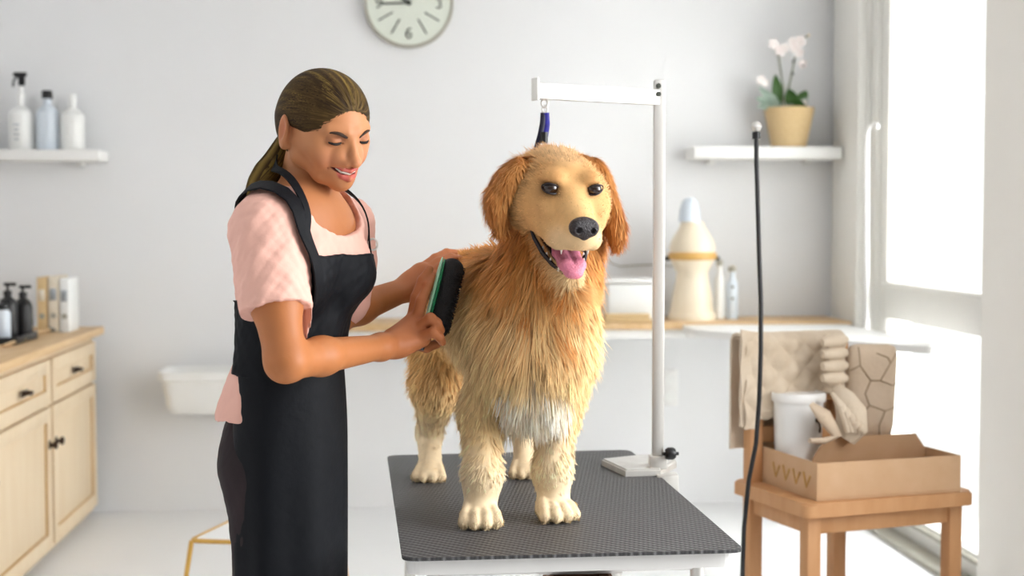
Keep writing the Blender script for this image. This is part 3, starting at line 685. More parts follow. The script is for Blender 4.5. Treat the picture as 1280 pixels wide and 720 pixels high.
# ---------------- grooming arm
pb = QZ(822, 577, TZ+.03); vp = pb.y
ga = thing('leash_post', 'white steel post with crossarm clamped on the far right corner of the table', 'grooming post', W((pb.x, pb.y, TZ)), -YAW)
ptop = Q(824.5, 100, vp); gw = 14*vp/FPX
def cbox(mb, u, v, z, du, dv, dz, rz=0, bev=.002): return mb.box(W((u, v, z)), (du, dv, dz), rz=rz-YAW, bev=bev)
MB_ = MB(); cbox(MB_, pb.x, vp, (TZ+.02+ptop.z)/2, gw, gw, ptop.z-TZ-.02, bev=.003); MB_.build('post', M['steel'], ga)
ae = Q(672, 104, vp-.17); aa = Vector((pb.x, vp-.0, Q(824, 122, vp).z)); ae.z = aa.z
d = ae-aa; mid = (aa+ae)/2; MB_ = MB(); cbox(MB_, mid.x, mid.y, mid.z, d.length+.01, .022, .036, rz=math.atan2(d.y, d.x), bev=.003); MB_.build('crossarm', M['steel'], ga)
MB_ = MB(); ed = d.normalized(); q = ae+ed*.006; cbox(MB_, q.x, q.y, q.z+.004, .006, .026, .05, rz=math.atan2(d.y, d.x)); MB_.build('end_plate', M['steel'], ga)
MB_ = MB()
for z in (.0, .012): MB_.lathe([(0,0),(.006,0),(.006,.006),(0,.007)], W((pb.x-.004, vp-gw/2, ptop.z-.015-z*1.6)), 12, RY)
MB_.build('bolt', M['ink'], ga)
cq = [QZ(752, 575, TZ+.014), QZ(782, 589, TZ+.014), QZ(826, 588, TZ+.014), QZ(846, 578, TZ+.014), QZ(843, 571, TZ+.014), QZ(800, 570, TZ+.014)]
MB().prism([W(q).to_2d() for q in cq], TZ+.001, TZ+.018, .004).build('clamp_plate', M['steel'], ga)
MB_ = MB(); cbox(MB_, pb.x+.02, vp-.02, TZ-.02, .05, .05, .05); MB_.tube([W((pb.x+.015, vp-.03, TZ-.14)), W((pb.x+.015, vp-.03, TZ-.02))], .008, 10); MB_.build('clamp', M['steel'], ga)
kq = W(Q(838, 567, vp-.02)); MB_ = MB(); MB_.lathe([(0,-.012),(.011,-.012),(.015,-.006),(.015,.006),(.011,.012),(0,.012)], kq, 8, Matrix.Rotation(PI/2, 4, 'Y')); MB_.box(kq, (.04, .008, .008), bev=.002); MB_.build('clamp_knob', M['black'], ga)
MB_ = MB(); cbox(MB_, pb.x, vp, TZ+.03, gw+.014, gw+.014, .03); MB_.build('socket', M['steel'], ga)

# ---------------- hanging loop leash
lv = ae.y+.01; l0 = Q(682, 117, lv)
ls = thing('leash', 'blue nylon grooming loop hanging from the steel arm behind the dog head', 'leash', W(Q(682, 190, lv)), -YAW)
def QQ(px, py, dv=0): return W(Q(px, py, lv+dv))
hk = MB(); hk.tube([QQ(683,106), QQ(684,112), QQ(682,118), QQ(681,124)], .0022, 8)
n_ = 14; hk.tube([QQ(681+4*math.cos(2*PI*k/n_), 129+5*math.sin(2*PI*k/n_)) for k in range(n_+1)], .0028, 8); hk.tube([QQ(681+3.4*math.cos(2*PI*k/n_), 137+4*math.sin(2*PI*k/n_), .004) for k in range(n_+1)], .0026, 8)
hk.build('snap_hook', M['steel'], ls)
fb = Vector((0,1,0))
MB().tube([QQ(679,141), QQ(678,155), QQ(675,170), QQ(671,184), QQ(668,200,-.05), QQ(664,225,-.12)], .006, 8, .4, fb).build('strap', M['leashdark'], ls)
MB().tube([QQ(682,141), QQ(683,155,.004), QQ(681,170,.004), QQ(678,180,.006)], .008, 8, .3, fb).build('strap', M['leash'], ls)
MB().tube([QQ(680,176), QQ(684,184), QQ(688,192,-.04), QQ(694,205,-.1)], .0035, 8, .5, fb).build('strap', M['leash'], ls)
MB().lathe([(0,-.012),(.009,-.012),(.009,.012),(0,.012)], QQ(680,172), 10).build('slider', M['black'], ls)
# ------------------------------------------------------------------ sculpting kit for the living figures
def nz(v): v = np.asarray(v, float); return v/np.linalg.norm(v)
class Frame:                                   # local (lx, ly forward, lz up) -> plan frame
    def __init__(s, O, yaw, pitch, roll=0, sc=1.0):   # yaw: turned to the right from facing the viewer
        y, p = math.radians(yaw), math.radians(pitch)
        f = np.array([math.sin(y)*math.cos(p), -math.cos(y)*math.cos(p), math.sin(p)])
        lx = np.array([math.cos(y), math.sin(y), 0.]); lz = np.cross(f, lx); lz = -lz if lz[2] < 0 else lz
        r = math.radians(roll); lx2 = lx*math.cos(r)+lz*math.sin(r); lz2 = lz*math.cos(r)-lx*math.sin(r)
        s.A = np.array([lx2, f, lz2]); s.O = np.array(O, float); s.sc = sc
    def pt(s, p): return s.O + (np.asarray(p, float)*s.sc) @ s.A
    def loc(s, P): return ((P - s.O) @ s.A.T)/s.sc
    def vec(s, p): return np.asarray(p, float) @ s.A
class Field:
    BIG = .07
    def __init__(s, lo, hi, h):
        s.lo = np.array(lo, float); s.h = h; s.n = np.ceil((np.array(hi)-s.lo)/h).astype(int)+1
        s.F = np.full(s.n, s.BIG, np.float32)
    def blk(s, lo, hi, m):
        a = np.clip(np.floor((np.array(lo)-m-s.lo)/s.h).astype(int), 0, s.n); b = np.clip(np.ceil((np.array(hi)+m-s.lo)/s.h).astype(int)+1, 0, s.n)
        if np.any(b <= a): return None, None
        sl = tuple(slice(i, j) for i, j in zip(a, b))
        g = [(s.lo[i] + s.h*np.arange(a[i], b[i])).astype(np.float32) for i in range(3)]
        return sl, (g[0][:,None,None], g[1][None,:,None], g[2][None,None,:])
    def comb(s, sl, d, k, mode):
        F = s.F[sl]
        if mode == 'u':
            h = np.maximum(k-np.abs(F-d), 0)/k if k > 0 else 0; s.F[sl] = np.minimum(F, d) - h*h*k*.25
        elif mode == 's':
            h = np.maximum(k-np.abs(F+d), 0)/k if k > 0 else 0; s.F[sl] = np.maximum(F, -d) + h*h*k*.25
        elif mode == 'i':
            s.F[sl] = np.maximum(F, d)
    def ell(s, c, r, fr=None, k=.01, mode='u', A=None):
        r = np.array(r, float)
        if fr is not None:
            c = fr.pt(c); r = r*fr.sc; B = fr.A if A is None else np.asarray(A) @ fr.A
        else: c = np.array(c, float); B = np.eye(3) if A is None else np.asarray(A)
        ext = np.sqrt((((B*r[:,None]))**2).sum(0)); m = max(k, .012)
        sl, g = s.blk(c-ext, c+ext, m)
        if sl is None: return
        d = [g[i]-c[i] for i in range(3)]
        l = [B[j,0]*d[0]+B[j,1]*d[1]+B[j,2]*d[2] for j in range(3)]
        k0 = np.sqrt((l[0]/r[0])**2+(l[1]/r[1])**2+(l[2]/r[2])**2); k1 = np.sqrt((l[0]/r[0]**2)**2+(l[1]/r[1]**2)**2+(l[2]/r[2]**2)**2)+1e-9
        s.comb(sl, (k0*(k0-1)/k1).astype(np.float32), k, mode)
    def cap(s, a, b, ra, rb, fr=None, k=.01, mode='u'):
        if fr is not None: a = fr.pt(a); b = fr.pt(b); ra *= fr.sc; rb *= fr.sc
        a = np.array(a, float); b = np.array(b, float); R = max(ra, rb); m = max(k, .012)
        sl, g = s.blk(np.minimum(a, b)-R, np.maximum(a, b)+R, m)
        if sl is None: return
        ab = b-a; L = float(ab@ab)+1e-12; p = [g[i]-a[i] for i in range(3)]
        t = np.clip((p[0]*ab[0]+p[1]*ab[1]+p[2]*ab[2])/L, 0, 1)
        d = np.sqrt((p[0]-t*ab[0])**2+(p[1]-t*ab[1])**2+(p[2]-t*ab[2])**2) - (ra+(rb-ra)*t)
        s.comb(sl, d.astype(np.float32), k, mode)
    def chain(s, pts, rs, fr=None, k=.01, mode='u'):
        for i in range(len(pts)-1): s.cap(pts[i], pts[i+1], rs[i], rs[i+1], fr, k, mode)
    def plane_cut(s, p, n):                    # keep the side opposite n
        n = nz(n); p = np.array(p, float); g = [(s.lo[i]+s.h*np.arange(s.n[i])).astype(np.float32) for i in range(3)]
        d = (g[0][:,None,None]-p[0])*n[0]+(g[1][None,:,None]-p[1])*n[1]+(g[2][None,None,:]-p[2])*n[2]
        s.F = np.maximum(s.F, d.astype(np.float32))
    def at(s, P):
        q = (np.atleast_2d(P)-s.lo)/s.h; q = np.clip(q, 0, s.n-1.001); i = q.astype(int); f = q-i; r = 0
        for dx in (0,1):
            for dy in (0,1):
                for dz in (0,1):
                    r = r + s.F[i[:,0]+dx, i[:,1]+dy, i[:,2]+dz]*np.where(dx, f[:,0], 1-f[:,0])*np.where(dy, f[:,1], 1-f[:,1])*np.where(dz, f[:,2], 1-f[:,2])
        return r
    def grad(s, P, e=.004):
        P = np.atleast_2d(P); G = np.stack([s.at(P+np.eye(3)[i]*e)-s.at(P-np.eye(3)[i]*e) for i in range(3)], 1)
        return G/(np.linalg.norm(G, axis=1, keepdims=True)+1e-9)
    def snap(s, P, off=0., it=6):
        P = np.atleast_2d(np.array(P, float)).copy()
        for _ in range(it):
            P -= s.grad(P)*(np.clip(s.at(P)-off, -.01, .01)[:,None])*.9
        return P
    def mesh(s, iso=0.):
        F = s.F - iso; S_ = F < 0; n = F.shape; idx = []
        c = sum(S_[a:n[0]-1+a, b:n[1]-1+b, d:n[2]-1+d].astype(np.uint8) for a in (0,1) for b in (0,1) for d in (0,1))
        I, J, K = np.nonzero((c > 0) & (c < 8)); N = len(I)
        ids = np.full([q-1 for q in n], -1, np.int32); ids[I, J, K] = np.arange(N)
        acc = np.zeros((N,3)); cnt = np.zeros(N)
        cor = [(a,b,d) for a in (0,1) for b in (0,1) for d in (0,1)]
        V = {q: F[I+q[0], J+q[1], K+q[2]] for q in cor}
        for q in cor:
            for ax in range(3):
                if q[ax] == 0:
                    r = list(q); r[ax] = 1; r = tuple(r); v0 = V[q]; v1 = V[r]; m = (v0 < 0) != (v1 < 0)
                    t = np.where(m, v0/(v0-v1+1e-20), 0); p = np.tile(np.array(q, float), (N,1)); p[:,ax] += t
                    acc[m] += p[m]; cnt[m] += 1
        P = s.lo + (np.stack([I,J,K],1) + acc/cnt[:,None])*s.h
        Fc = []
        for ax in range(3):
            o = [0,0,0]; o[ax] = 1; b_, c_ = [(1,2),(2,0),(0,1)][ax]
            s0 = S_[tuple(slice(0, n[i]-(1 if i == ax else 0)) for i in range(3))]; s1 = S_[tuple(slice(1 if i == ax else 0, n[i]) for i in range(3))]
            E = np.nonzero(s0 != s1); E = np.stack(E, 1); ok = (E[:,b_] > 0) & (E[:,c_] > 0) & (E[:,b_] < n[b_]-1) & (E[:,c_] < n[c_]-1); E = E[ok]
            fl = s0[E[:,0],E[:,1],E[:,2]]
            q = []
            for db, dc in ((-1,-1),(0,-1),(0,0),(-1,0)):
                e = E.copy(); e[:,b_] += db; e[:,c_] += dc; q.append(ids[e[:,0],e[:,1],e[:,2]])
            q = np.stack(q, 1); q[~fl] = q[~fl][:, ::-1]; Fc.append(q)
        return P, np.concatenate(Fc)
def W_np(P): return np.stack([P[:,0]*ca+P[:,1]*sa, -P[:,0]*sa+P[:,1]*ca, P[:,2]], 1)
def np_mesh(name, P, Fc, material, parent, col=None, smooth=True, quads=True):
    me = bpy.data.meshes.new(name); P = W_np(np.asarray(P, float)); Fc = np.asarray(Fc, np.int32); k = Fc.shape[1]
    me.vertices.add(len(P)); me.vertices.foreach_set('co', P.astype(np.float32).ravel())
    me.loops.add(Fc.size); me.loops.foreach_set('vertex_index', Fc.ravel())
    me.polygons.add(len(Fc)); me.polygons.foreach_set('loop_start', np.arange(0, Fc.size, k, dtype=np.int32)); me.polygons.foreach_set('loop_total', np.full(len(Fc), k, np.int32))
    me.update(calc_edges=True); me.validate()
    if col is not None:
        a = me.color_attributes.new('Col', 'FLOAT_COLOR', 'POINT'); c = np.ones((len(P),4), np.float32); c[:,:3] = col; a.data.foreach_set('color', c.ravel())
    me.transform(inv_of(parent)) if parent is not None else None
    me.materials.append(material); me.polygons.foreach_set('use_smooth', np.full(len(me.polygons), smooth))
    o = bpy.data.objects.new(name, me); COL.objects.link(o)
    if parent is not None: o.parent = parent
    return o
def linc(c): return np.array(lin(c)[:3])
def field_obj(name, fld, material, parent, colfn=None, iso=0.):
    P, Fc = fld.mesh(iso); return np_mesh(name, P, Fc, material, parent, colfn(P) if colfn else None)
def noise3(P, sc, seed=0):                     # cheap smooth value noise in [-1, 1]
    rs = np.random.RandomState(seed); r = 0
    for k in range(5):
        d = rs.randn(3); d /= np.linalg.norm(d); r = r + np.sin((P@d)*sc*(1+.6*k)*2*PI + rs.rand()*7 + 1.5*np.sin((P@rs.randn(3))*sc*2))
    return r/5
def ribbons(name, root, dirs, nrm, length, width, col_r, col_t, material, parent, seg=4, droop=None, curve=None, tip=.15):
    # hair strands as tapered ribbons with real geometry; arrays of shape (N,3)/(N,)
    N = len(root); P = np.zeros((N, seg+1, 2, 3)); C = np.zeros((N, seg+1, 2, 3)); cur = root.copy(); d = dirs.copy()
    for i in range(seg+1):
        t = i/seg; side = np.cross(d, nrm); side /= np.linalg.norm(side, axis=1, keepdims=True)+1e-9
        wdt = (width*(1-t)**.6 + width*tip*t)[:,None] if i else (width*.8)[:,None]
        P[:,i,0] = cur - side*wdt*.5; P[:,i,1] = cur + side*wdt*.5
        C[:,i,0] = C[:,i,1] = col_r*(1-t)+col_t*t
        if i < seg:
            cur = cur + d*(length/seg)[:,None]
            if droop is not None: d = d + droop; 
            if curve is not None: d = d + curve
            d /= np.linalg.norm(d, axis=1, keepdims=True)
    return P, C
def ribbon_mesh(name, PC, material, parent):
    Ps = []; Cs = []; Fs = []; off = 0
    for P, C in PC:
        N, s1 = P.shape[:2]; base = off + (np.arange(N)*s1*2)[:,None]
        for i in range(s1-1): Fs.append(np.stack([base[:,0]+2*i, base[:,0]+2*i+1, base[:,0]+2*i+3, base[:,0]+2*i+2], 1))
        Ps.append(P.reshape(-1,3)); Cs.append(C.reshape(-1,3)); off += N*s1*2
    return np_mesh(name, np.concatenate(Ps), np.concatenate(Fs), material, parent, np.concatenate(Cs))
def sample_surface(P, Fc, n, rs):
    a, b, c, d = (P[Fc[:,i]] for i in range(4)); ar = np.linalg.norm(np.cross(c-a, d-b), axis=1)
    f = rs.choice(len(Fc), n, p=ar/ar.sum()); u = rs.rand(n,1); v = rs.rand(n,1)
    return (a[f]*(1-u)+b[f]*u)*(1-v) + (d[f]*(1-u)+c[f]*u)*v
def ss(x, a, b): t = np.clip((x-a)/(b-a), 0, 1); return t*t*(3-2*t)
# ------------------------------------------------------------------ the golden retriever
dog = thing('dog', 'golden retriever with open mouth and pink tongue standing on the black grooming table', 'dog', W((-.03, 3.0, TZ)), -YAW)
M['fur'] = mat('golden_fur', (214,160,96), .6, attr='Col', spec=.25)
M['dogskin'] = mat('short_golden_coat', (214,160,96), .75, attr='Col', spec=.2)
M['nose'] = mat('dark_nose_leather', (58,52,54), .35, rgb2=(44,40,42), scale=60, bump=.5, bscale=400)
M['eye'] = mat('dark_brown_eye', (34,20,14), .08, rgb2=(48,28,18), scale=40, spec=.8)
M['tongue'] = mat('pink_tongue', (226,140,160), .35, rgb2=(214,124,148), scale=60, bump=.3, bscale=300, sss=.2)
M['tooth'] = mat('tooth', (246,240,226), .3, rgb2=(240,232,214), scale=40)
M['gum'] = mat('dark_gum', (40,30,32), .4, rgb2=(30,22,24), scale=50)
HS = 1.17
hf = Frame(Q(699, 229, 2.74), 16, -15, -1, HS)
def q3(px, py, v): return np.array(Q(px, py, v))
D = Field((-.36, 2.44, .78), (.30, 3.52, 1.62), .0042)
# trunk
tr = [(q3(583,384,3.30), .090), (q3(590,380,3.20), .104), (q3(612,388,3.06), .114), (q3(640,398,2.95), .125), (q3(668,415,2.87), .118)]
tr[0] = (tr[0][0]+[.012,0,0], tr[0][1]); D.chain([t[0] for t in tr], [t[1] for t in tr], k=.04)
D.ell(q3(668,450,2.89), (.098,.11,.115), k=.05)
D.ell(q3(592,400,3.27), (.084,.10,.115), k=.04)
D.chain([q3(672,400,2.86), q3(682,345,2.84), q3(694,285,2.84), q3(700,250,2.84)], [.102,.090,.080,.072], k=.05)
# withers
D.ell(q3(628,356,2.98), (.07,.12,.06), k=.05)
# forelegs
def foreleg(sh, el, ca_, pa, toe_yaw):
    D.chain([sh, el, ca_, pa+np.array([0,.025,.035])], [.058,.044,.035,.032], k=.03)
    f = Frame(pa, toe_yaw, 0)
    D.ell((0,-.008,.018), (.034,.040,.026), f, k=.02)
    for i, x in enumerate((-.030,-.0105,.0105,.030)):
        yy_ = .038 - .010*(abs(x) > .02)
        D.cap((x*.75,-.004,.036), (x*.98,yy_*.62,.026), .011,.0115, f, k=.002); D.cap((x*.98,yy_*.62,.026), (x*1.08,yy_,.0125), .0115,.0122, f, k=.002)
paws = [(q3(600,642,2.80), 4), (q3(693,636,2.86), 22), (q3(537,590,3.30), -2), (q3(656,584,3.34), 5)]
for i, (p_, y_) in enumerate(paws): p_[2] = TZ+.001
foreleg(q3(628,440,2.88), q3(603,515,2.90), q3(603,596,2.83), paws[0][0], 4)
foreleg(q3(708,440,2.89), q3(696,515,2.93), q3(690,590,2.89), paws[1][0], 22)
def hindleg(hip, kn, hk, pa, yw):
    D.chain([hip, kn, hk, pa+np.array([0,.02,.03])], [.085,.052,.027,.027], k=.03)
    f = Frame(pa, yw, 0); D.ell((0,0,.016), (.033,.042,.022), f, k=.02)
    for x in (-.027,-.0095,.0095,.027): D.cap((x*.8,0,.030), (x*1.08,.034-.008*(abs(x) > .02),.012), .0105,.0122, f, k=.002)
hindleg(q3(560,410,3.27), q3(546,485,3.20), q3(537,540,3.40), paws[2][0], -2)
hindleg(q3(618,410,3.30), q3(640,480,3.22), q3(655,535,3.42), paws[3][0], 5)
# tail hanging behind
D.chain([q3(585,340,3.38), q3(596,400,3.46), q3(600,470,3.46)], [.03,.024,.014], k=.03)
# head
H = hf
D.ell((0,-.016,-.004), (.068,.080,.055), H, k=.03)
D.ell((0,.028,-.002), (.058,.046,.047), H, k=.02)
for s in (-1, 1):
    D.ell((s*.048,.012,-.032), (.036,.050,.044), H, k=.025)
    D.ell((s*.028,.054,.022), (.021,.022,.014), H, k=.010)
    D.ell((s*.026,.086,-.064), (.021,.042,.023), H, k=.014)
    D.ell((s*.042,.056,-.042), (.022,.034,.028), H, k=.018)
D.cap((0,.045,-.018), (0,.122,-.046), .036, .027, H, k=.018)
D.ell((0,.112,-.058), (.029,.028,.022), H, k=.010)
# lower jaw
D.cap((0,.000,-.085), (0,.068,-.116), .036, .025, H, k=.02)
D.cap((0,.068,-.116), (0,.096,-.128), .025, .019, H, k=.012)
# mouth opening
CV = Field(D.lo, D.lo+D.h*(D.n-1), .005)
for (a, b, ra, rb) in (((0,.035,-.082),(0,.150,-.104),.014,.018), ((-.024,.036,-.076),(-.018,.13,-.101),.012,.016), ((.024,.036,-.076),(.018,.13,-.101),.012,.016), ((-.044,.030,-.062),(-.034,.10,-.092),.008,.012), ((.044,.030,-.062),(.034,.10,-.092),.008,.012)):
    D.cap(a, b, ra, rb, H, k=.005, mode='s'); CV.cap(a, b, ra, rb, H, k=.004)
# eye sockets
for s in (-1, 1): D.ell((s*.037,.079,.008), (.0145,.012,.008), H, k=.007, mode='s')
Pd, Fd = D.mesh()
gold = linc((220,158,88)); amber = linc((208,134,62)); creamc = linc((242,208,152)); whitec = linc((250,243,232)); pale = linc((234,184,112)); darkm = linc((44,32,32))
def cmix(a, b, t): t = np.asarray(t)[:,None]; return a*(1-t)+b*t
def dog_col(P):
    L = H.loc(P); n1_ = noise3(P, 9, 3); n2_ = noise3(P*np.array([1,1,.35]), 26, 5)
    c = np.tile(gold, (len(P),1))
    z = P[:,2]; u_ = P[:,0]; v_ = P[:,1]
    # back and shoulders amber, flanks paler, legs cream, chest white low
    c = cmix(c, amber, ss(z+n1_*.03, 1.20, 1.33)*.55)
    fr_ = ss(v_, 3.02, 2.90); c = cmix(c, pale, np.maximum(ss(z+n1_*.04, 1.26, 1.12)*.7, ss(z+n1_*.05, 1.33, 1.22)*fr_*.9)); c = cmix(c, creamc, ss(z+n1_*.05, 1.32, 1.16)*fr_*.85)
    c = cmix(c, creamc, ss(z+n1_*.03, 1.14, .97)*.85)
    chestc = ss(np.abs(u_-.055-n1_*.01), .075, .02)*ss(v_, 2.92, 2.80)
    c = cmix(c, whitec, chestc*ss(z, 1.12, 1.00)*ss(z, .90, .96)*.95)
    c = cmix(c, amber, ss(np.abs(u_-.055), .10, .045)*ss(z, 1.10, 1.2)*ss(v_, 2.98, 2.85)*np.clip(.30+n2_*1.5, 0, 1)*.85)
    c = cmix(c, linc((246,226,192)), ss(z, 1.0, .88)*.75)
    # head
    zb_ = -.070-.62*L[:,1]+.018*n2_; hd_ = ss(L[:,1], -.08, -.03)*ss(L[:,2], zb_-.035, zb_+.015)*(np.abs(L[:,0]) < .12)
    hc = cmix(np.tile(linc((208,160,104)), (len(P),1)), linc((224,196,158)), ss(L[:,2], .03, .075)*.8)
    hc = cmix(hc, linc((222,180,124)), ss(L[:,1], .05, .11)*.8); hc = cmix(hc, linc((226,198,158)), ss(L[:,1], .085, .12)*ss(L[:,2], -.03, -.055)*.6); hc = cmix(hc, linc((188,136,84)), np.exp(-((np.abs(L[:,0])-.030)**2/.00012+(L[:,2]-.030)**2/.00010))*(L[:,1] > .03)*.6); hc = cmix(hc, linc((196,146,94)), np.exp(-((np.abs(L[:,0])-.050)**2/.0003+(L[:,2]+.030)**2/.0004))*.6); hc = hc*(1+.10*n1_+.05*noise3(P, 60, 41))[:,None]
    hc = cmix(hc, linc((206,150,92)), np.exp(-((np.abs(L[:,0])-.034)**2/.0002+(L[:,2]-.012)**2/.00022))*.7)
    hc = cmix(hc, linc((214,160,100)), ss(np.abs(L[:,0]), .05, .075)*ss(L[:,1], .03, -.02)*.7)
    hc = cmix(hc, creamc, ss(L[:,2], -.09, -.13)*.5)
    c = cmix(c, hc, hd_)
    c = c*(1+.07*n2_)[:,None]
    return np.clip(c, 0, 1)
def mouthmask(P): return ss(CV.at(P), .007, .004)
def body_col(P):
    c = dog_col(P); L = H.loc(P)
    c = cmix(c, darkm, ss(CV.at(P), .0065, .0030)*(L[:,1] > .02))
    ey = np.exp(-(((np.abs(L[:,0])-.036)/.0145)**4+((L[:,2]-.007)/.0115)**4))*(L[:,1] > .045); c = cmix(c, linc((50,34,26)), ey*.9)
    return c
np_mesh('body', Pd, Fd, M['dogskin'], dog, body_col(Pd))
# nose
nf = Field(H.pt((0,.138,-.040))-.06, H.pt((0,.138,-.040))+.06, .0016)
nf.ell((0,.139,-.036), (.0235,.016,.0165), H, k=.004); nf.ell((0,.135,-.048), (.012,.014,.014), H, k=.008)
for s in (-1,1):
    nf.ell((s*.013,.143,-.037), (.0095,.011,.0115), H, k=.006)
for s in (-1,1):
    nf.ell((s*.0115,.1545,-.038), (.0042,.007,.0052), H, k=.002, mode='s'); nf.cap((s*.014,.151,-.039), (s*.023,.142,-.044), .002,.002, H, k=.001, mode='s')
nf.cap((0,.157,-.040), (0,.153,-.060), .0013,.0013, H, k=.001, mode='s')
field_obj('nose', nf, M['nose'], dog)
# eyes
for s in (-1, 1):
    e = Field(H.pt((s*.036,.066,.008))-.03, H.pt((s*.036,.066,.008))+.03, .0015)
    e.ell((s*.0365,.0655,.0075), (.0130,.0110,.0104), H, k=.001); eo = field_obj('eye', e, M['eye'], dog)
    lid = MB()
    for up in (1, -1):
        pts = [W(H.pt((s*.0365+.0148*math.cos(a), .0745-.007*abs(math.cos(a))**2, .0070+up*(.0086 if up > 0 else .0070)*math.sin(a)-.0026*s*-math.cos(a)))) for a in np.linspace(0, PI, 9)]
        lid.tube(pts, [.0010,.0013,.0015,.0017,.0018,.0017,.0015,.0013,.0010], 8)
    lid.build('eyelid_rim', M['gum'], eo)
# tongue, teeth
tg = Field(H.pt((0,.09,-.1))-.09, H.pt((0,.09,-.1))+.09, .0018)
tg.chain([(0,.03,-.090),(0,.07,-.101),(0.002,.098,-.110),(.002,.110,-.120)], [.010,.011,.011,.009], H, k=.008)
for s in (-1,1): tg.chain([(s*.011,.03,-.090),(s*.013,.07,-.100),(s*.013+.002,.098,-.109),(s*.008+.002,.109,-.119)], [.008,.009,.009,.008], H, k=.008)
tg.cap((0,.04,-.078), (.002,.12,-.104), .0035,.0025, H, k=.006, mode='s')
field_obj('tongue', tg, M['tongue'], dog)
jl = MB()
for s in (-1,1):      # black lip edges of the lower jaw
    pts = [W(H.pt(p_)) for p_ in ((s*.052,.026,-.064),(s*.046,.040,-.082),(s*.036,.060,-.101),(s*.026,.084,-.113),(s*.014,.104,-.120),(0,.110,-.121))]
    jl.tube(pts, [.002,.004,.0045,.004,.0035,.003], 8)
jl.build('lip_edge', M['gum'], dog)
def tooth(p_, d_, r_, L_, nm_='tooth'):
    a = W(H.pt(p_)); b = W(H.pt(np.array(p_)+np.array(d_)*L_)); MB().tube([a, a.lerp(b, .5), b], [r_, r_*.75, r_*.15], 8).build(nm_, M['tooth'], dog)
for s in (-1,1):
    tooth((s*.022,.108,-.074), (0,.1,-1), .0034, .014); tooth((s*.019,.098,-.119), (0,.15,1), .0032, .014)
    for k in range(3): tooth((s*(.033+.002*k),.082-.014*k,-.074+.004*k), (0,0,-1), .0032, .006); tooth((s*(.028+.003*k),.078-.013*k,-.112+.006*k), (0,0,1), .0034, .009)
# ears
def ear(s):
    E = Field(H.pt((s*.09,-.02,-.05))-.14, H.pt((s*.09,-.02,-.05))+.14, .003)
    if s < 0: ctr = [(-.054,-.015,.024),(-.080,-.012,.012),(-.096,-.008,-.012),(-.104,.002,-.038),(-.100,.006,-.052)]; wds = [.018,.030,.038,.033,.016]
    else: ctr = [(.056,-.015,.026),(.074,-.012,.012),(.086,-.004,-.020),(.096,.004,-.052),(.102,.010,-.072)]; wds = [.018,.028,.035,.028,.013]
    for (a, b, wa, wb) in zip(ctr, ctr[1:], wds, wds[1:]):
        for t in (0, .5):
            c_ = np.array(a)*(1-t)+np.array(b)*t; w__ = wa*(1-t)+wb*t; dd = nz(np.array(b)-np.array(a)); nn = nz(np.cross(dd, (0,1,0))); yy2 = np.cross(nn, dd)
            E.ell(c_, (.009, w__, .030), H, k=.012, A=[nn, yy2, dd])
    E.ell(ctr[-1], (.009,wds[-1],.018), H, k=.012)
    return E
earP = []
for s in (-1, 1):
    E = ear(s); P_, F_ = E.mesh(); o_ = np_mesh('ear', P_, F_, M['dogskin'], dog, cmix(np.tile(linc((196,120,56)), (len(P_),1)), linc((214,146,76)), .5+.5*noise3(P_, 20, 2)))
    earP.append((s, E, P_, F_, o_))
# ---- fur
rs = np.random.RandomState(5)
def norm(a): return a/(np.linalg.norm(a, axis=1, keepdims=True)+1e-9)
def fur_dirs(P, Nn):
    L = H.loc(P); z = P[:,2]
    head = ss(L[:,1], -.085, -.05)*ss(L[:,2], -.105-.5*L[:,1], -.060-.5*L[:,1])
    flow = np.tile(np.array([0.,.35,-1.]), (len(P),1))
    flow[:,0] += np.sign(P[:,0]-(.03-(P[:,1]-2.8)*.2))*.18
    back = ss(z, 1.26, 1.33)[:,None]*ss(P[:,1], 2.86, 3.0)[:,None]; flow = flow*(1-back)+np.array([-.15,1,-.35])*back
    neck = ss(z, 1.22, 1.30)[:,None]*(1-back); flow = flow + np.array([0,-.25,0])*neck
    # head: backwards from the nose, spreading around the eyes
    hl = np.stack([L[:,0]*8, -np.ones(len(P)), (L[:,2]+.03)*4-.15], 1); hl[:,1] += .3; hw_ = hl @ H.A
    flow = flow*(1-head[:,None])+hw_*head[:,None]
    paw = ss(z, .86, .83)[:,None]; flow = flow*(1-paw)+np.array([0,-1,-.5])*paw
    flow = flow - Nn*(flow*Nn).sum(1, keepdims=True); return norm(flow), head, paw[:,0]
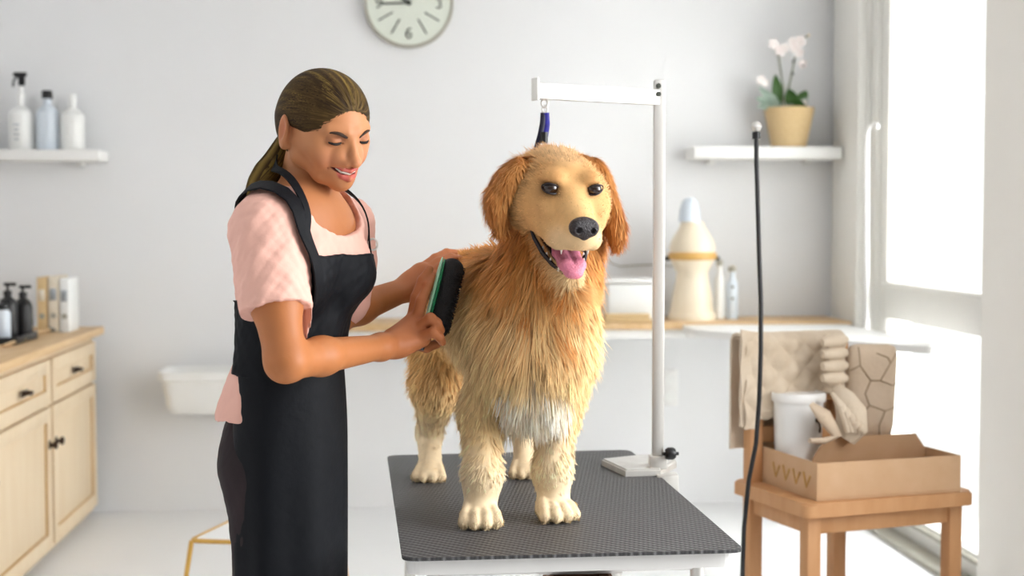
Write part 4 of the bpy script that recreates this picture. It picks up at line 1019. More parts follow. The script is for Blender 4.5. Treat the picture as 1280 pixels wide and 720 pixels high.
def grow(P, fld, n_extra, Lfn, Wd, lift, cfn, seg=4, clump_r=.02, droop=.05):
    Nn = fld.grad(P, .006); d, head, paw = fur_dirs(P, Nn)
    ln = Lfn(P, head, paw); n = len(P)
    cl_i = rs.choice(n, max(8, int(n/14)), replace=False); kd_ = kdtree.KDTree(len(cl_i))
    for i, j in enumerate(cl_i): kd_.insert(P[j], i)
    kd_.balance(); near = np.array([kd_.find(p_)[1] for p_ in P]); ctr_ = cl_i[near]
    jit = rs.randn(n,3)*(.09+.07*head[:,None]); cj = rs.randn(len(cl_i),3)*.14
    d2 = norm(d + Nn*((lift+.12*paw)*(.6+.8*rs.rand(n)))[:,None] + jit + cj[near])
    toward = (P[ctr_]+d[ctr_]*ln[:,None] - (P+d*ln[:,None]))/(ln[:,None]+1e-4)
    curve = toward*.16*(1-head[:,None]*.6)
    dr = np.zeros((n,3)); dr[:,2] = -droop*(1-head)
    wd = Wd*(.7+.6*rs.rand(n)); wd = wd*(1-.45*head)*(1-.3*paw)
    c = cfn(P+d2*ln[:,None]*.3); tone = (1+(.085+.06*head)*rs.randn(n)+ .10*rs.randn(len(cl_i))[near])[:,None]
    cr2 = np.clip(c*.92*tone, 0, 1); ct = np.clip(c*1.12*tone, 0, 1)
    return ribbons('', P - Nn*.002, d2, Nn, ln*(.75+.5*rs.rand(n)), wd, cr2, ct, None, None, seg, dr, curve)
def body_len(P, head, paw):
    L = H.loc(P); z = P[:,2]
    ln = .030 + .012*ss(z, 1.02, 1.12)
    front = ss(P[:,1], 2.98, 2.84)*ss(np.abs(P[:,0]-.05), .13, .05)
    ln = ln + front*.030*ss(z, 1.0, 1.08)*ss(z, 1.38, 1.28)
    leg = ss(z, 1.07, .97); ln = ln*(1-leg)+.020*leg; ln = ln*(1-ss(z, .93, .86)*.6)
    ln = ln*(1-paw*.6); ln = np.maximum(ln, .0085)
    muz = ss(L[:,1], .02, .06)
    hl = .022*(1-muz)+.0055*muz; hl = np.where(L[:,2] < -.10, np.maximum(hl, .012), hl)
    hl = hl*(1-.45*ss(L[:,2], .02, .05))+ .016*ss(L[:,1], .0, -.05)
    return ln*(1-head)+hl*head
NB = 190000
R_ = sample_surface(Pd, Fd, NB, rs)
L = H.loc(R_); 
keep = ~((mouthmask(R_) > .3))
keep &= ~((np.abs(np.abs(L[:,0])-.036) < .013) & (np.abs(L[:,2]-.0075) < .0095) & (L[:,1] > .045))
keep &= ~((L[:,1] > .134) & (L[:,2] > -.062) & (L[:,2] < -.018))
keep &= D.at(R_) < .004
R_ = R_[keep]
Lh = H.loc(R_); onhead = (Lh[:,1] > -.06) & (Lh[:,2] > -.15) & (np.abs(Lh[:,0]) < .12)
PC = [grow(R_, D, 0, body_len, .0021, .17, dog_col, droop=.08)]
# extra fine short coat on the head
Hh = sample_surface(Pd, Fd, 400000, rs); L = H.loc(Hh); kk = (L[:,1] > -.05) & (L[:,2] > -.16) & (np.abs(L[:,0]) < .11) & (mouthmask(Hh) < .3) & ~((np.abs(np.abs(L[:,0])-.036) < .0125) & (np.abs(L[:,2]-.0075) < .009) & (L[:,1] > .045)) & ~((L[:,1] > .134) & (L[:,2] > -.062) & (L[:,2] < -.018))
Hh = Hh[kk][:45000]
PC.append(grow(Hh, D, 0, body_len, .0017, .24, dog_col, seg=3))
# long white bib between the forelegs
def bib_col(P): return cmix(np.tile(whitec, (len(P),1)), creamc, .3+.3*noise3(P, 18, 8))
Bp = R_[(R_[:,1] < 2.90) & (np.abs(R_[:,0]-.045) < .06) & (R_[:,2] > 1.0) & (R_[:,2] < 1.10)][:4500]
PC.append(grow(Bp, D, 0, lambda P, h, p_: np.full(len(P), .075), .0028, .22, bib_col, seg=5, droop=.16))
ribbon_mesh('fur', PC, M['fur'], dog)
for s, E, P_, F_, o_ in earP:
    Re = sample_surface(P_, F_, 9000, rs); Nn = E.grad(Re, .005); n = len(Re)
    Le = H.loc(Re); fl_ = np.tile(np.array([0.,.0,-1.]) @ np.eye(3), (n,1)); fl_ = fl_ - Nn*(fl_*Nn).sum(1, keepdims=True)
    fl_ = norm(fl_+1e-4); cj = noise3(Re, 40, 4)
    d2 = norm(fl_ + Nn*.22 + rs.randn(n,3)*.13 + np.stack([cj*.15, cj*0, cj*0], 1))
    ln = .018+.014*ss(Le[:,2], .02, -.06)
    c = cmix(np.tile(linc((206,134,68)), (n,1)), linc((226,164,96)), np.clip(.5+.5*noise3(Re, 25, 7)+.2*rs.randn(n), 0, 1)); c = cmix(c, linc((170,96,44)), ss(np.abs(noise3(Re, 14, 9)), .5, .9)*.5)
    dr = np.zeros((n,3)); dr[:,2] = -.06
    pc_ = ribbons('', Re-Nn*.001, d2, Nn, ln*(.7+.6*rs.rand(n)), .0024*(.7+.6*rs.rand(n)), np.clip(c*.85, 0, 1), np.clip(c*1.1, 0, 1), None, None, 4, dr)
    ribbon_mesh('ear_fur', [pc_], M['fur'], o_)
# ------------------------------------------------------------------ the groomer
wo = thing('person', 'smiling woman in pink t-shirt and navy apron brushing the golden dog', 'person', W((-.42, 2.7, 0)), -YAW)
M['skin'] = mat('warm_skin', (226,176,146), .5, attr='Col', sss=.08, spec=.35)
M['hair'] = mat('brown_hair', (92,72,50), .6, attr='Col', spec=.12)
M['shirt'] = mat('pink_jersey', (236,186,170), .85, rgb2=(233,181,164), scale=9, bump=.12, bscale=60)
M['navy'] = mat('navy_apron_cloth', (9,12,18), .65, rgb2=(7,10,15), scale=8, bump=.15, bscale=40, spec=.2)
M['trouser'] = mat('dark_maroon_trousers', (32,17,21), .8, rgb2=(27,14,18), scale=14)
M['brow'] = mat('eyebrow_hair', (56,38,26), .9, rgb2=(46,30,20), scale=60)
M['lash'] = mat('dark_lashes', (30,20,16), .8, rgb2=(24,16,12), scale=60)
M['lip'] = mat('rose_lips', (206,112,104), .4, rgb2=(198,102,96), scale=40)
M['brushpad'] = mat('black_bristles', (14,14,16), .7, rgb2=(24,24,26), scale=200, bump=.5, bscale=500)
M['shoe'] = mat('white_shoe', (230,228,224), .5, rgb2=(222,220,216), scale=12)
def A3(px, py, v): return np.array(Q(px, py, v))
WH = Frame(A3(405, 160, 2.66), 45, -19, 5, 1.0)
WT = Frame(A3(372, 340, 2.67), 57, -6, 0, 1.0)          # torso: forward, sideways, up
B = Field((-.60, 2.30, .86), (-.10, 3.22, 1.74), .0030)
# --- torso
neck = A3(376, 256, 2.69); shR = A3(331, 290, 2.545); shL = A3(430, 284, 2.83)
def torso(F, inf=0., k=.04):
    F.ell((0,.0,.065), (.140+inf,.088+inf,.115+inf), WT, k=k)
    F.ell((0,-.005,-.02), (.120+inf,.084+inf,.14+inf), WT, k=k)
    F.ell((0,-.005,-.15), (.104+inf,.076+inf,.13+inf), WT, k=k)
    F.ell((0,-.018,-.27), (.110+inf,.080+inf,.13+inf), WT, k=k)
    for s in (-1,1): F.ell((s*.062,.056,.004), (.056+inf,.046+inf,.054+inf), WT, k=.03)
    F.cap(shR, neck+[-.02,-.05,-.03], .048+inf, .042+inf, k=k); F.cap(shL, neck+[.02,.05,-.03], .048+inf, .042+inf, k=k)
torso(B, -.007)
B.cap(neck+[0,0,-.03], WH.pt((0,-.030,-.045)), .050, .045, k=.03)
# arms
elR = A3(357, 452, 2.46); wrR = A3(488, 432, 2.76)
B.chain([shR, shR*.5+elR*.5, elR], [.046,.043,.034], k=.03)
B.chain([elR, elR*.68+wrR*.32, wrR*.9+elR*.1, wrR], [.0335,.0325,.0235,.0225], k=.02)
elL = A3(414, 398, 2.80); wrL = A3(511, 360, 2.97)
B.chain([shL, shL*.5+elL*.5, elL], [.046,.040,.034], k=.03)
B.chain([elL, elL*.65+wrL*.35, wrL], [.034,.032,.0235], k=.02)
# --- hands: each finger its own chain
def finger(F, pts, rs_, k=.004):
    F.chain([np.array(p) for p in pts], rs_, k=k)
# right hand on the back plate of the brush
hv = 2.80
palm = [A3(500,425,2.78), A3(518,408,2.80)]
B.cap(A3(494,430,2.77), A3(514,420,2.80), .026, .024, k=.02)
B.cap(A3(496,424,2.78), A3(519,402,2.81), .024, .021, k=.015)
B.cap(A3(504,432,2.77), A3(528,422,2.79), .020, .018, k=.015)
finger(B, [A3(516,398,2.815), A3(520,372,2.82), A3(528,350,2.83), A3(537,336,2.84)], [.0125,.0108,.0098,.0080])        # index along the plate
finger(B, [A3(521,402,2.80), A3(527,376,2.805), A3(535,358,2.82), A3(541,347,2.835)], [.0125,.0110,.0098,.0080])        # middle
finger(B, [A3(524,409,2.79), A3(538,398,2.775), A3(546,404,2.775), A3(551,413,2.79)], [.0125,.0110,.0100,.0085])      # ring curls round the handle
finger(B, [A3(526,421,2.78), A3(541,415,2.765), A3(549,421,2.775), A3(553,428,2.79)], [.0115,.0100,.0090,.0078])      # little
finger(B, [A3(507,424,2.80), A3(519,430,2.82), A3(533,434,2.84), A3(546,430,2.85)], [.0145,.0130,.0110,.0092])        # thumb under the handle
# left hand resting on the dog's back
B.cap(wrL, A3(527,343,2.985), .025, .025, k=.02)
B.cap(A3(517,354,2.975), A3(532,348,2.985), .022, .021, k=.02)
lf = [([A3(530,334,2.995), A3(544,323,3.015), A3(558,316,3.045), A3(568,316,3.065)], [.0115,.0100,.0090,.0078]),
      ([A3(532,339,2.985), A3(548,328,3.000), A3(563,322,3.025), A3(574,323,3.045)], [.0120,.0105,.0094,.0080]),
      ([A3(533,345,2.975), A3(549,335,2.985), A3(564,331,3.005), A3(574,333,3.025)], [.0118,.0102,.0092,.0080]),
      ([A3(532,352,2.965), A3(546,344,2.970), A3(558,341,2.985), A3(566,343,3.005)], [.0105,.0092,.0082,.0072]),
      ([A3(520,358,2.955), A3(531,366,2.950), A3(542,370,2.960), A3(549,368,2.975)], [.0135,.0120,.0105,.0088])]
for p_, r_ in lf: finger(B, p_, r_)
Bbody = B
# --- head, sculpted finer, in the same body mesh
HD = Field(WH.pt((0,0,0))-.19, WH.pt((0,0,0))+.17, .0018)
h = WH
HD.ell((0,-.010,.022), (.072,.086,.076), h, k=.02)
HD.ell((0,.022,-.014), (.055,.062,.062), h, k=.03)
HD.ell((0,.030,.026), (.056,.050,.046), h, k=.02)                   # forehead
for s in (-1,1):
    HD.chain([(s*.058,-.004,-.020), (s*.052,.004,-.046), (s*.029,.047,-.071), (s*.008,.066,-.081)], [.014,.013,.013,.013], h, k=.02)
    HD.ell((s*.036,.056,-.035), (.021,.020,.021), h, k=.018)        # smiling cheek
    HD.ell((s*.050,.036,-.012), (.018,.028,.020), h, k=.02)         # cheekbone
    HD.cap((s*.012,.082,.016), (s*.042,.068,.018), .0085,.0075, h, k=.012)   # brow ridge
HD.ell((0,.072,-.083), (.016,.014,.012), h, k=.014)                 # chin
HD.ell((0,.068,-.062), (.030,.022,.024), h, k=.016)                 # mouth mass
for s in (-1,1): HD.ell((s*.031,.089,.001), (.0155,.013,.010), h, k=.010, mode='s')
HD.cap((0,.080,.012), (0,.101,-.030), .0075,.0095, h, k=.012)
HD.ell((0,.1045,-.0345), (.0105,.0105,.0095), h, k=.007)
for s in (-1,1): HD.ell((s*.0125,.094,-.0385), (.0075,.0095,.0070), h, k=.006)
for s in (-1,1): HD.ell((s*.021,.080,-.034), (.010,.0095,.013), h, k=.012); HD.cap((s*.013,.072,-.006), (s*.015,.078,-.030), .0115,.0125, h, k=.012)
for s in (-1,1): HD.ell((s*.0065,.100,-.0445), (.0032,.0045,.003), h, k=.003, mode='s')
# eyelids nearly closed, gaze cast down
for s in (-1,1):
    HD.ell((s*.031,.0705,.0005), (.0150,.0135,.0115), h, k=.004)
    HD.cap((s*.018,.0835,-.0035), (s*.044,.0790,-.0040), .0010,.0010, h, k=.002, mode='s')
    HD.cap((s*.020,.085,.0075), (s*.043,.078,.0085), .0009,.0009, h, k=.003, mode='s')
# smiling mouth
mc = [(-.028,.0740,-.0490),(-.016,.0880,-.0558),(0,.0930,-.0582),(.016,.0880,-.0558),(.028,.0740,-.0490)]
ul = [(p_[0]*.98,p_[1]+.001,p_[2]+.0045+(.001 if abs(p_[0]) in (.016,) else 0)) for p_ in mc]; ll = [(p_[0]*.80,p_[1]+.0005-abs(p_[0])*.06,p_[2]-.0070-(.0035 if abs(p_[0]) < .01 else .0015)) for p_ in mc]
HD.chain(mc, [.002,.0045,.0055,.0045,.002], h, k=.003, mode='s')
HD.chain(ul, [.0020,.0036,.0036,.0036,.0020], h, k=.003)
HD.chain(ll, [.0020,.0042,.0052,.0042,.0020], h, k=.003)
for s in (-1,1): HD.cap((s*.027,.076,-.038), (s*.034,.069,-.052), .0008,.0008, h, k=.006, mode='s')
# ears
for s in (-1,1):
    HD.ell((s*.080,-.012,-.006), (.0085,.0175,.031), h, k=.008, A=[nz((1,-.35*s*s,0)) if s > 0 else nz((1,.35,0)), nz((.35,1,.15)) if s > 0 else nz((-.35,1,.15)), (0,-.15,1)])
    HD.ell((s*.090,-.010,.000), (.0085,.0110,.022), h, k=.004, mode='s')
    HD.ell((s*.078,-.006,-.030), (.007,.009,.009), h, k=.006)
HD.cap(neck+[0,0,-.01], WH.pt((0,-.030,-.045)), .0497, .045, k=.012)
HD.plane_cut(neck+[0,0,.012], (0,0,-1))
skin0 = linc((180,114,68)); pinkish = linc((222,138,116)); lipc = linc((198,96,90))
def skin_col(P):
    n_ = noise3(P, 20, 12); c = np.tile(skin0, (len(P),1))*(1+.03*n_)[:,None]
    L = WH.loc(P); hd = (L[:,2] > -.13) & (np.abs(L[:,0]) < .1) & (np.abs(L[:,1]) < .13)
    c = cmix(c, linc((200,140,98)), .6*ss(P[:,2], WH.O[2]-.20, WH.O[2]-.06)*ss(np.linalg.norm(P-WH.O, axis=1), .24, .13))
    chk = np.exp(-((np.abs(L[:,0])-.038)**2/.00035+(L[:,2]+.036)**2/.0004))*(L[:,1] > .02)*hd; c = cmix(c, pinkish, chk*.2)
    nose_ = np.exp(-(L[:,0]**2/.0002+(L[:,2]+.035)**2/.0002))*(L[:,1] > .085)*hd; c = cmix(c, pinkish, nose_*.12)
    eard = np.exp(-(((L[:,1]+.010)/.013)**2+((L[:,2])/.022)**2))*(np.abs(L[:,0]) > .07)*hd; c = cmix(c, linc((186,104,80)), eard*.55)
    # lips
    def near(ch, rr):
        d = np.full(len(P), 9.)
        for a, b in zip(ch, ch[1:]):
            a = np.array(a); b = np.array(b); t = np.clip(((L-a)@(b-a))/((b-a)@(b-a)), 0, 1); d = np.minimum(d, np.linalg.norm(L-a-t[:,None]*(b-a), axis=1)-rr)
        return d
    lm = np.minimum(near(ul, .0042), near(ll, .0054)); c = cmix(c, lipc, ss(lm, .0012, -.0004)*hd*.85)
    c = cmix(c, linc((92,36,36)), ss(near(mc, .0042), .0012, -.001)*hd*(np.abs(L[:,1]) < .091))
    eyl = (np.abs(np.abs(L[:,0])-.031) < .016)*np.exp(-((L[:,2]-.004)/.0075)**2)*(L[:,1] > .07)*hd; c = cmix(c, linc((150,92,66)), eyl*.45)
    # warmer, ruddier hands
    hands = ss(P[:,0], -.26, -.20)*(P[:,2] < 1.4); c = cmix(c, linc((190,116,76)), hands*.6)
    return np.clip(c, 0, 1)
P1, F1 = B.mesh(); P2, F2 = HD.mesh()
body = np_mesh('body', np.concatenate([P1, P2]), np.concatenate([F1, F2+len(P1)]), M['skin'], wo, np.concatenate([skin_col(P1), skin_col(P2)]))
# teeth, lashes, brows
b = MB(); tp = [W(WH.pt((p_[0]*.86, p_[1]-.0035, p_[2]+.0006))) for p_ in mc]; b.tube(tp, [.002,.0042,.0048,.0042,.002], 10); b.build('teeth', M['tooth'], wo)
for s in (-1,1):
    pts = HD.snap([WH.pt((s*x, .083-.006*abs((x-.031)/.013)**2, -.0042+.0016*((x-.031)/.013)**2)) for x in np.linspace(.018,.045,9)], .0006)
    b = MB(); b.tube([W(p_) for p_ in pts], [.0011,.0018,.0024,.0027,.0028,.0027,.0025,.0021,.0012], 6)
    for i in range(2, 9):
        p_ = pts[i]; d_ = WH.vec((s*.25*(i-3)/5, .8, -.5)); b.tube([W(p_), W(p_+d_*.0035), W(p_+d_*.006+[0,0,.001])], [.0006,.0004,.0002], 4)
    b.build('eyelashes', M['lash'], wo)
    pts = HD.snap([WH.pt((s*x, .085, .0118+.0046*math.sin((x-.012)/.040*2.2))) for x in np.linspace(.011,.052,8)], .0004)
    b = MB(); b.tube([W(p_) for p_ in pts], [.0026,.0040,.0046,.0045,.0040,.0034,.0024,.0012], 8, .6); b.build('eyebrow', M['brow'], wo)
# --- hair
hfld = Field(WH.pt((0,-.02,.0))-.21, WH.pt((0,-.02,.0))+.17, .0028)
hfld.ell((0,-.006,.024), (.078,.0895,.082), h, k=.01)
hfld.ell((0,-.038,-.002), (.066,.056,.070), h, k=.02)
tie = (-.006,-.094,-.036)
hfld.cap((0,-.075,-.005), tie, .040, .016, h, k=.03)
# cut away the face: everything in front of the hairline
hfld.ell((0,.086,-.060), (.096,.070,.088), h, k=.012, mode='s')
hfld.ell((0,.108,.002), (.058,.056,.056), h, k=.012, mode='s')
for s in (-1,1): hfld.ell((s*.085,.012,-.040), (.034,.056,.052), h, k=.01, mode='s'); hfld.ell((s*.088,-.006,-.022), (.024,.020,.026), h, k=.006, mode='s')
hfld.ell((0,-.02,-.105), (.09,.075,.055), h, k=.01, mode='s')
Ph, Fh = hfld.mesh()
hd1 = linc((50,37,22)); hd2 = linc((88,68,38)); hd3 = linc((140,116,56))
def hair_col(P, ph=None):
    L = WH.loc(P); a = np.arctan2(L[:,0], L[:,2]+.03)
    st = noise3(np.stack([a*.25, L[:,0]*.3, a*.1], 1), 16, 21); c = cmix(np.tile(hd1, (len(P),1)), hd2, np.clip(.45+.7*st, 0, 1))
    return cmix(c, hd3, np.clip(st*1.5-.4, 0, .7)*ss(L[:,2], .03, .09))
hair = np_mesh('hair', Ph, Fh, M['hair'], wo, hair_col(Ph))
# strands combed from the hairline back to the tie
NS = 9000; Rh = sample_surface(Ph, Fh, NS, rs); tieW = WH.pt(tie); SEG = 7
PS = np.zeros((NS, SEG+1, 2, 3)); CS = np.zeros((NS, SEG+1, 2, 3)); cur = Rh.copy(); ln = .06*(.6+.8*rs.rand(NS)); cc_ = hair_col(Rh)*(1+.25*rs.randn(NS))[:,None]; cc_ = np.clip(cc_, .01, .9)
for i in range(SEG+1):
    Nn = hfld.grad(cur); d = tieW-cur; dist = np.linalg.norm(d, axis=1, keepdims=True); d = d/(dist+1e-6)
    Lc = WH.loc(cur); d = d + WH.vec((0,-.6,.15))*ss(Lc[:,1], -.06, .02)[:,None]
    d = norm(d - Nn*(d*Nn).sum(1, keepdims=True)); side = norm(np.cross(d, Nn)); wd = (.0016*(1-(i/SEG)**2)+.0003)
    off = Nn*(.0008+.0012*math.sin(PI*i/SEG))
    PS[:,i,0] = cur+off-side*wd*.5; PS[:,i,1] = cur+off+side*wd*.5; CS[:,i,0] = CS[:,i,1] = cc_
    cur = hfld.snap(cur + d*np.minimum(ln/SEG, dist[:,0]*.5)[:,None], .0, 1)
ribbon_mesh('hair_strands', [(PS, CS)], M['hair'], hair)
# ponytail hanging down the back
pt = [WH.pt(tie), A3(343,205,2.70), A3(334,216,2.68), A3(324,230,2.665), A3(316,243,2.655), A3(311,252,2.65)]
pr = [.014,.023,.024,.021,.015,.004]
b = MB(); b.tube([W(p_) for p_ in pt], pr, 16, .7)
pony = b.build('ponytail', None, wo); pony.data.materials.append(M['hair'])
pc_ = pony.data.color_attributes.new('Col', 'FLOAT_COLOR', 'POINT')
for k_ in range(len(pony.data.vertices)): q_ = hd1*.5+hd2*.5 if (k_ % 16) % 3 else hd3*.6+hd2*.4; pc_.data[k_].color = (*q_, 1)
NP = 1500; ta = rs.rand(NP)*2*PI; rr_ = rs.rand(NP)**.4; PS = np.zeros((NP,11,2,3)); CS = np.zeros((NP,11,2,3)); cc_ = cmix(np.tile(hd2, (NP,1)), hd3, rs.rand(NP))*(1+.2*rs.randn(NP))[:,None]
ptn = np.array(pt); seglen = np.linspace(0, len(pt)-1.001, 11); stop_ = .75+.25*rs.rand(NP)
for i in range(11):
    s_ = seglen[i]*stop_; k0 = s_.astype(int); f_ = (s_-k0)[:,None]; c_ = ptn[k0]*(1-f_)+ptn[k0+1]*f_; r_ = (np.array(pr)[k0]*(1-f_[:,0])+np.array(pr)[k0+1]*f_[:,0])
    t_ = norm(ptn[k0+1]-ptn[k0]); a_ = norm(np.cross(t_, np.array([[0,1.,0]]))); bb = np.cross(t_, a_); rad = (a_*np.cos(ta+.3*i*.2)[:,None]+bb*np.sin(ta+.3*i*.2)[:,None]*.75); c_ = c_+rad*(r_*(.75+.35*rr_))[:,None]
    sd = norm(np.cross(t_, rad)); wd = .0018*(1-(i/10)**3)+.0002; PS[:,i,0] = c_-sd*wd/2; PS[:,i,1] = c_+sd*wd/2; CS[:,i,0] = CS[:,i,1] = np.clip(cc_, .01, .9)
ribbon_mesh('ponytail_strands', [(PS, CS)], M['hair'], pony)
b = MB(); q0 = W(WH.pt(tie)); q1 = W(WH.pt(np.array(tie)+[0,-.012,-.008])); b.tube([q0, q1], .018, 16); b.build('hair_tie', M['black'], wo)
# --- t-shirt
SH = Field((-.66, 2.28, .90), (-.16, 3.10, 1.46), .0034)
torso(SH, .007); SH.ell((0,-.034,-.30), (.118,.092,.13), WT, k=.04)
slv = A3(344, 388, 2.50)
SH.chain([shR, shR*.5+slv*.5, slv, slv+(slv-shR)*.3], [.053,.055,.056,.056], k=.03)
slL = A3(428, 372, 2.82); SH.chain([shL, shL*.5+slL*.5, slL], [.054,.056,.056], k=.03)
# sleeve hem
sd_ = nz(slv-shR)
sl_, g_ = SH.blk(slv-.09, slv+.13, 0); dd_ = (g_[0]-slv[0])*sd_[0]+(g_[1]-slv[1])*sd_[1]+(g_[2]-slv[2])*sd_[2]
rad2 = (g_[0]-slv[0])**2+(g_[1]-slv[1])**2+(g_[2]-slv[2])**2; rad_perp = np.sqrt(np.maximum(rad2-dd_**2, 0)); 
tt_ = WT.A; lx_ = (g_[0]-WT.O[0])*tt_[0,0]+(g_[1]-WT.O[1])*tt_[0,1]+(g_[2]-WT.O[2])*tt_[0,2]
# which side of the torso the right arm hangs on, by the torso's own lateral axis
side_s = np.sign(float((shR-WT.O)@WT.A[0])); mask_ = (dd_ > 0) & (rad_perp < .072) & (lx_*side_s > .105)
SH.F[sl_] = np.where(mask_, np.maximum(SH.F[sl_], dd_.astype(np.float32)), SH.F[sl_])
# neckline
nfw = WT.vec((0,1,0)); SH.cap(neck+nfw*.022+[0,0,-.018], neck+nfw*.02+[0,0,.12], .070, .095, k=.006, mode='s')
SH.ell(neck+nfw*.050+[0,0,-.012], (.086,.086,.048), k=.012, mode='s')
SH.cap(A3(389,252,2.60), A3(389,228,2.60), .032, .032, k=.008, mode='s')
gs_ = [(SH.lo[i]+SH.h*np.arange(SH.n[i])) for i in range(3)]; ly_s = (gs_[0][:,None,None]-WT.O[0])*WT.A[1,0]+(gs_[1][None,:,None]-WT.O[1])*WT.A[1,1]; SH.F = np.maximum(SH.F, np.minimum(ly_s+.01, (WT.O[2]-.155)-gs_[2][None,None,:]).astype(np.float32))
SH.F = np.maximum(SH.F, (A3(280,521,2.68)[2]-(SH.lo[2]+SH.h*np.arange(SH.n[2])))[None,None,:].astype(np.float32))
# folds
def fold_noise(P): return .0035*noise3(P*np.array([1,1,.5]), 9, 31)+.0015*noise3(P, 24, 33)
def cloth_obj(name, F_, m_, par, amp=1.):
    P_, Fc_ = F_.mesh(); N_ = F_.grad(P_); P_ = P_ + N_*(fold_noise(P_)*amp)[:,None]; return np_mesh(name, P_, Fc_, m_, par)
shirt = cloth_obj('t_shirt', SH, M['shirt'], wo)
# --- trousers and legs
TR = Field((-.72, 2.35, 0.06), (-.20, 3.12, 1.14), .0045)
TR.ell((0,-.030,-.335), (.112,.082,.13), WT, k=.05)
for s in (-1,1):
    hp = WT.pt((s*.060,-.014,-.38)); kn = np.array([hp[0]+.025, hp[1]-.015, .50]); an = np.array([hp[0]-.02, hp[1]+.01, .09])
    TR.chain([hp+[.012,-.006,0], kn, an], [.064,.050,.042], k=.05)
TR.F = TR.F; cloth_obj('trousers', TR, M['trouser'], wo, .5)
for s in (-1,1):
    hp = WT.pt((s*.060,-.014,-.38)); f_ = Frame((hp[0]-.02, hp[1]+.01, 0), 57, 0)
    sf = Field((hp[0]-.2, hp[1]-.2, -.01), (hp[0]+.25, hp[1]+.2, .16), .004)
    sf.ell((0,.04,.035), (.045,.12,.045), f_, k=.02); sf.ell((0,-.01,.07), (.042,.06,.05), f_, k=.02); sf.plane_cut((0,0,.002), (0,0,-1)); field_obj('shoe', sf, M['shoe'], wo)
# --- apron: bib over the chest, skirt below
AP = Field((-.62, 2.28, .92), (-.16, 3.10, 1.46), .0034)
torso(AP, .014)
g = [(AP.lo[i]+AP.h*np.arange(AP.n[i])).astype(np.float32) for i in range(3)]
X_, Y_, Z_ = g[0][:,None,None]-WT.O[0], g[1][None,:,None]-WT.O[1], g[2][None,None,:]-WT.O[2]
lx = X_*WT.A[0,0]+Y_*WT.A[0,1]+Z_*WT.A[0,2]; ly = X_*WT.A[1,0]+Y_*WT.A[1,1]+Z_*WT.A[1,2]; lz = X_*WT.A[2,0]+Y_*WT.A[2,1]+Z_*WT.A[2,2]
top = .044 + 0*lx
wid = .106-.20*np.clip(lz, 0, 1)+1.3*np.clip(-lz+.015, 0, .3)
AP.F = np.maximum.reduce([AP.F, (lz-top).astype(np.float32), (np.abs(lx)-wid).astype(np.float32)*.9, (np.where(lz > -.05, -ly, -ly-.045)*.9).astype(np.float32)])
AP.F = np.maximum(AP.F, (-(lz+.19)).astype(np.float32)); bib = cloth_obj('apron_bib', AP, M['navy'], wo, .9)
# skirt as a draped sheet
wz = WT.pt((0,0,-.11))[2]
cx_, cy_ = A3(362, 470, 2.68)[:2]
fw = WT.vec((0,1,0)); angf = math.atan2(fw[1], fw[0])
def skirt(a, t):
    th = angf + (a-.5)*math.radians(268); z = wz+.03 - t*(wz+.03-.42)
    rx = .087+.003*ss(t, 0, .25)-.008*t; ry = .108+.014*ss(t, 0, .3)-.006*t
    fold = 1+ss(t, .05, .6)*.035*math.sin(th*7+1.1*math.sin(t*3))+.012*math.sin(th*3+t*5)*ss(t, 0, .3)
    # ellipse long axis across the body
    cfx, sfx = math.cos(angf), math.sin(angf); e0 = rx*fold*math.cos(th-angf); e1_ = ry*fold*math.sin(th-angf)
    return W((cx_ + e0*cfx - e1_*sfx + .004*t, cy_ + e0*sfx + e1_*cfx, z))
MB().sheet(skirt, 96, 40, .004).build('apron_skirt', M['navy'], wo)
# --- straps following the body
def strap(name, pts, width, fld, off, n=24, th=.003, par=None):
    pts = np.array(pts, float); seg_ = np.linalg.norm(np.diff(pts, axis=0), axis=1); cum = np.concatenate([[0], np.cumsum(seg_)]); t = np.linspace(0, cum[-1], n)
    c = np.stack([np.interp(t, cum, pts[:,i]) for i in range(3)], 1)
    for _ in range(3): c[1:-1] = (c[:-2]+c[1:-1]*2+c[2:])/4
    c = fld.snap(c, off, 8)
    for _ in range(2): c[1:-1] = (c[:-2]+c[1:-1]*2+c[2:])/4
    tg_ = norm(np.gradient(c, axis=0)); Nn = fld.grad(c); sd = norm(np.cross(tg_, Nn))
    rows = [fld.snap(c + sd*width*f, off, 5) for f in (-.5,-.17,.17,.5)]
    b = MB(); b.sheet(lambda u, v: W(rows[int(round(v*3))][int(round(u*(n-1)))]), n-1, 3, th); return b.build(name, M['navy'], par or wo)
UN = Field((-.62, 2.28, 1.0), (-.16, 3.10, 1.60), .0045); torso(UN, .010); UN.cap(neck+[0,0,-.03], WH.pt((0,-.030,-.05)), .058, .054, k=.03)
UN.chain([shR, shR*.5+slv*.5, slv], [.060,.062,.063], k=.03)
bl_ = WT.pt((side_s*.095,.08,.075)); br_ = WT.pt((-side_s*.088,.09,.078))
strap('strap', [WT.pt((side_s*.100,.06,-.05)), A3(384,322,2.53), A3(368,285,2.52), A3(345,262,2.56), A3(322,254,2.60), A3(302,262,2.66), A3(296,285,2.72)], .036, UN, .006)
strap('strap', [A3(378,300,2.52), A3(370,272,2.56), A3(362,250,2.60), A3(352,230,2.63), A3(347,212,2.66), A3(350,196,2.70)], .016, UN, .006)
strap('strap', [A3(449,322,2.74), A3(441,290,2.75), A3(424,262,2.76), A3(410,242,2.74), A3(402,232,2.73)], .020, UN, .006)
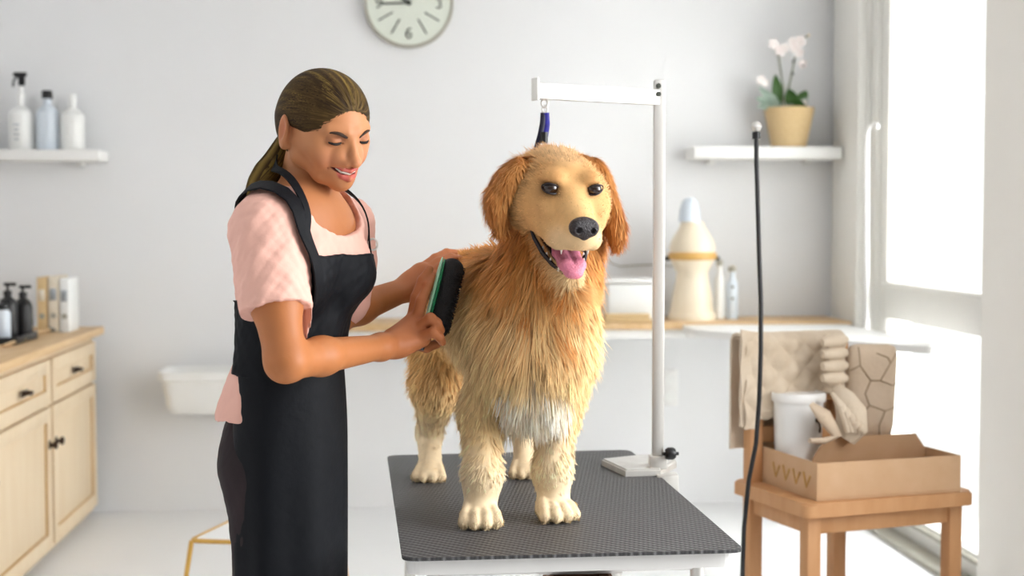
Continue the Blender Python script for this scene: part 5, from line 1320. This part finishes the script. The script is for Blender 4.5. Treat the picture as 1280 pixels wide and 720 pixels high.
bq_ = W(UN.snap([A3(446,306,2.74)], .012)[0]); b = MB(); b.tube([bq_+Vector((.009*math.cos(a), 0, .011*math.sin(a))) for a in np.linspace(0, 2*PI, 13)], .002, 6); b.build('buckle', M['steel'], wo)
# thin necklace cord
ck_ = [A3(408,246,2.64), A3(406,262,2.62), A3(404,274,2.61), A3(402,268,2.61)]
# --- the brush in her hand
br0 = Q(553, 322, 2.86); br1 = Q(531, 408, 2.81)
bt = thing('bristle_brush', 'oval bristle brush with mint back held in the woman\'s hand against the dog', 'brush', W(Q(545, 375, 2.84)), -YAW)
ax = nz(np.array(br1)-np.array(br0)); cbr = (np.array(br0)+np.array(br1))/2; fwd = nz(np.array([1,.25,.28])); fwd = nz(fwd-ax*(fwd@ax)); sdv = np.cross(ax, fwd); Lb = np.linalg.norm(np.array(br1)-np.array(br0))/2+.002
BF = Field(cbr-.12, cbr+.12, .0022); BF.ell(cbr, (Lb, .034, .0048), k=.002, A=[ax, sdv, fwd]); field_obj('back_plate', BF, M['teal'], bt)
BF = Field(cbr-.12, cbr+.12, .0022); BF.ell(cbr+fwd*.0052, (Lb*.97, .033, .0048), k=.002, A=[ax, sdv, fwd]); field_obj('rim', BF, M['green'], bt)
BF = Field(cbr-.14, cbr+.14, .0024); 
for t_ in np.linspace(-.75, .95, 9): BF.ell(cbr+ax*Lb*t_+fwd*.024, (.020, .030*math.sqrt(max(.15, 1-t_*t_*.8)), .023), k=.008, A=[ax, sdv, fwd])
pad = field_obj('bristle_pad', BF, M['brushpad'], bt)
b = MB()
for i in range(240):
    t_ = -.8+1.75*rs.rand(); y_ = (rs.rand()*2-1)*.028*math.sqrt(max(.1, 1-t_*t_*.8)); o_ = cbr+ax*Lb*t_+sdv*y_
    b.tube([W(o_+fwd*.025), W(o_+fwd*(.048+.003*rs.rand()))], [.0012,.0008], 4)
b.build('bristles', M['brushpad'], bt); bt.children[-1]['kind'] = 'stuff'
b = MB(); b.tube([W(p_) for p_ in (cbr+ax*Lb*.9, cbr+ax*(Lb+.02)+fwd*.004, cbr+ax*(Lb+.045)+fwd*.003)], [.008,.009,.007], 12); b.build('handle', M['black'], bt)
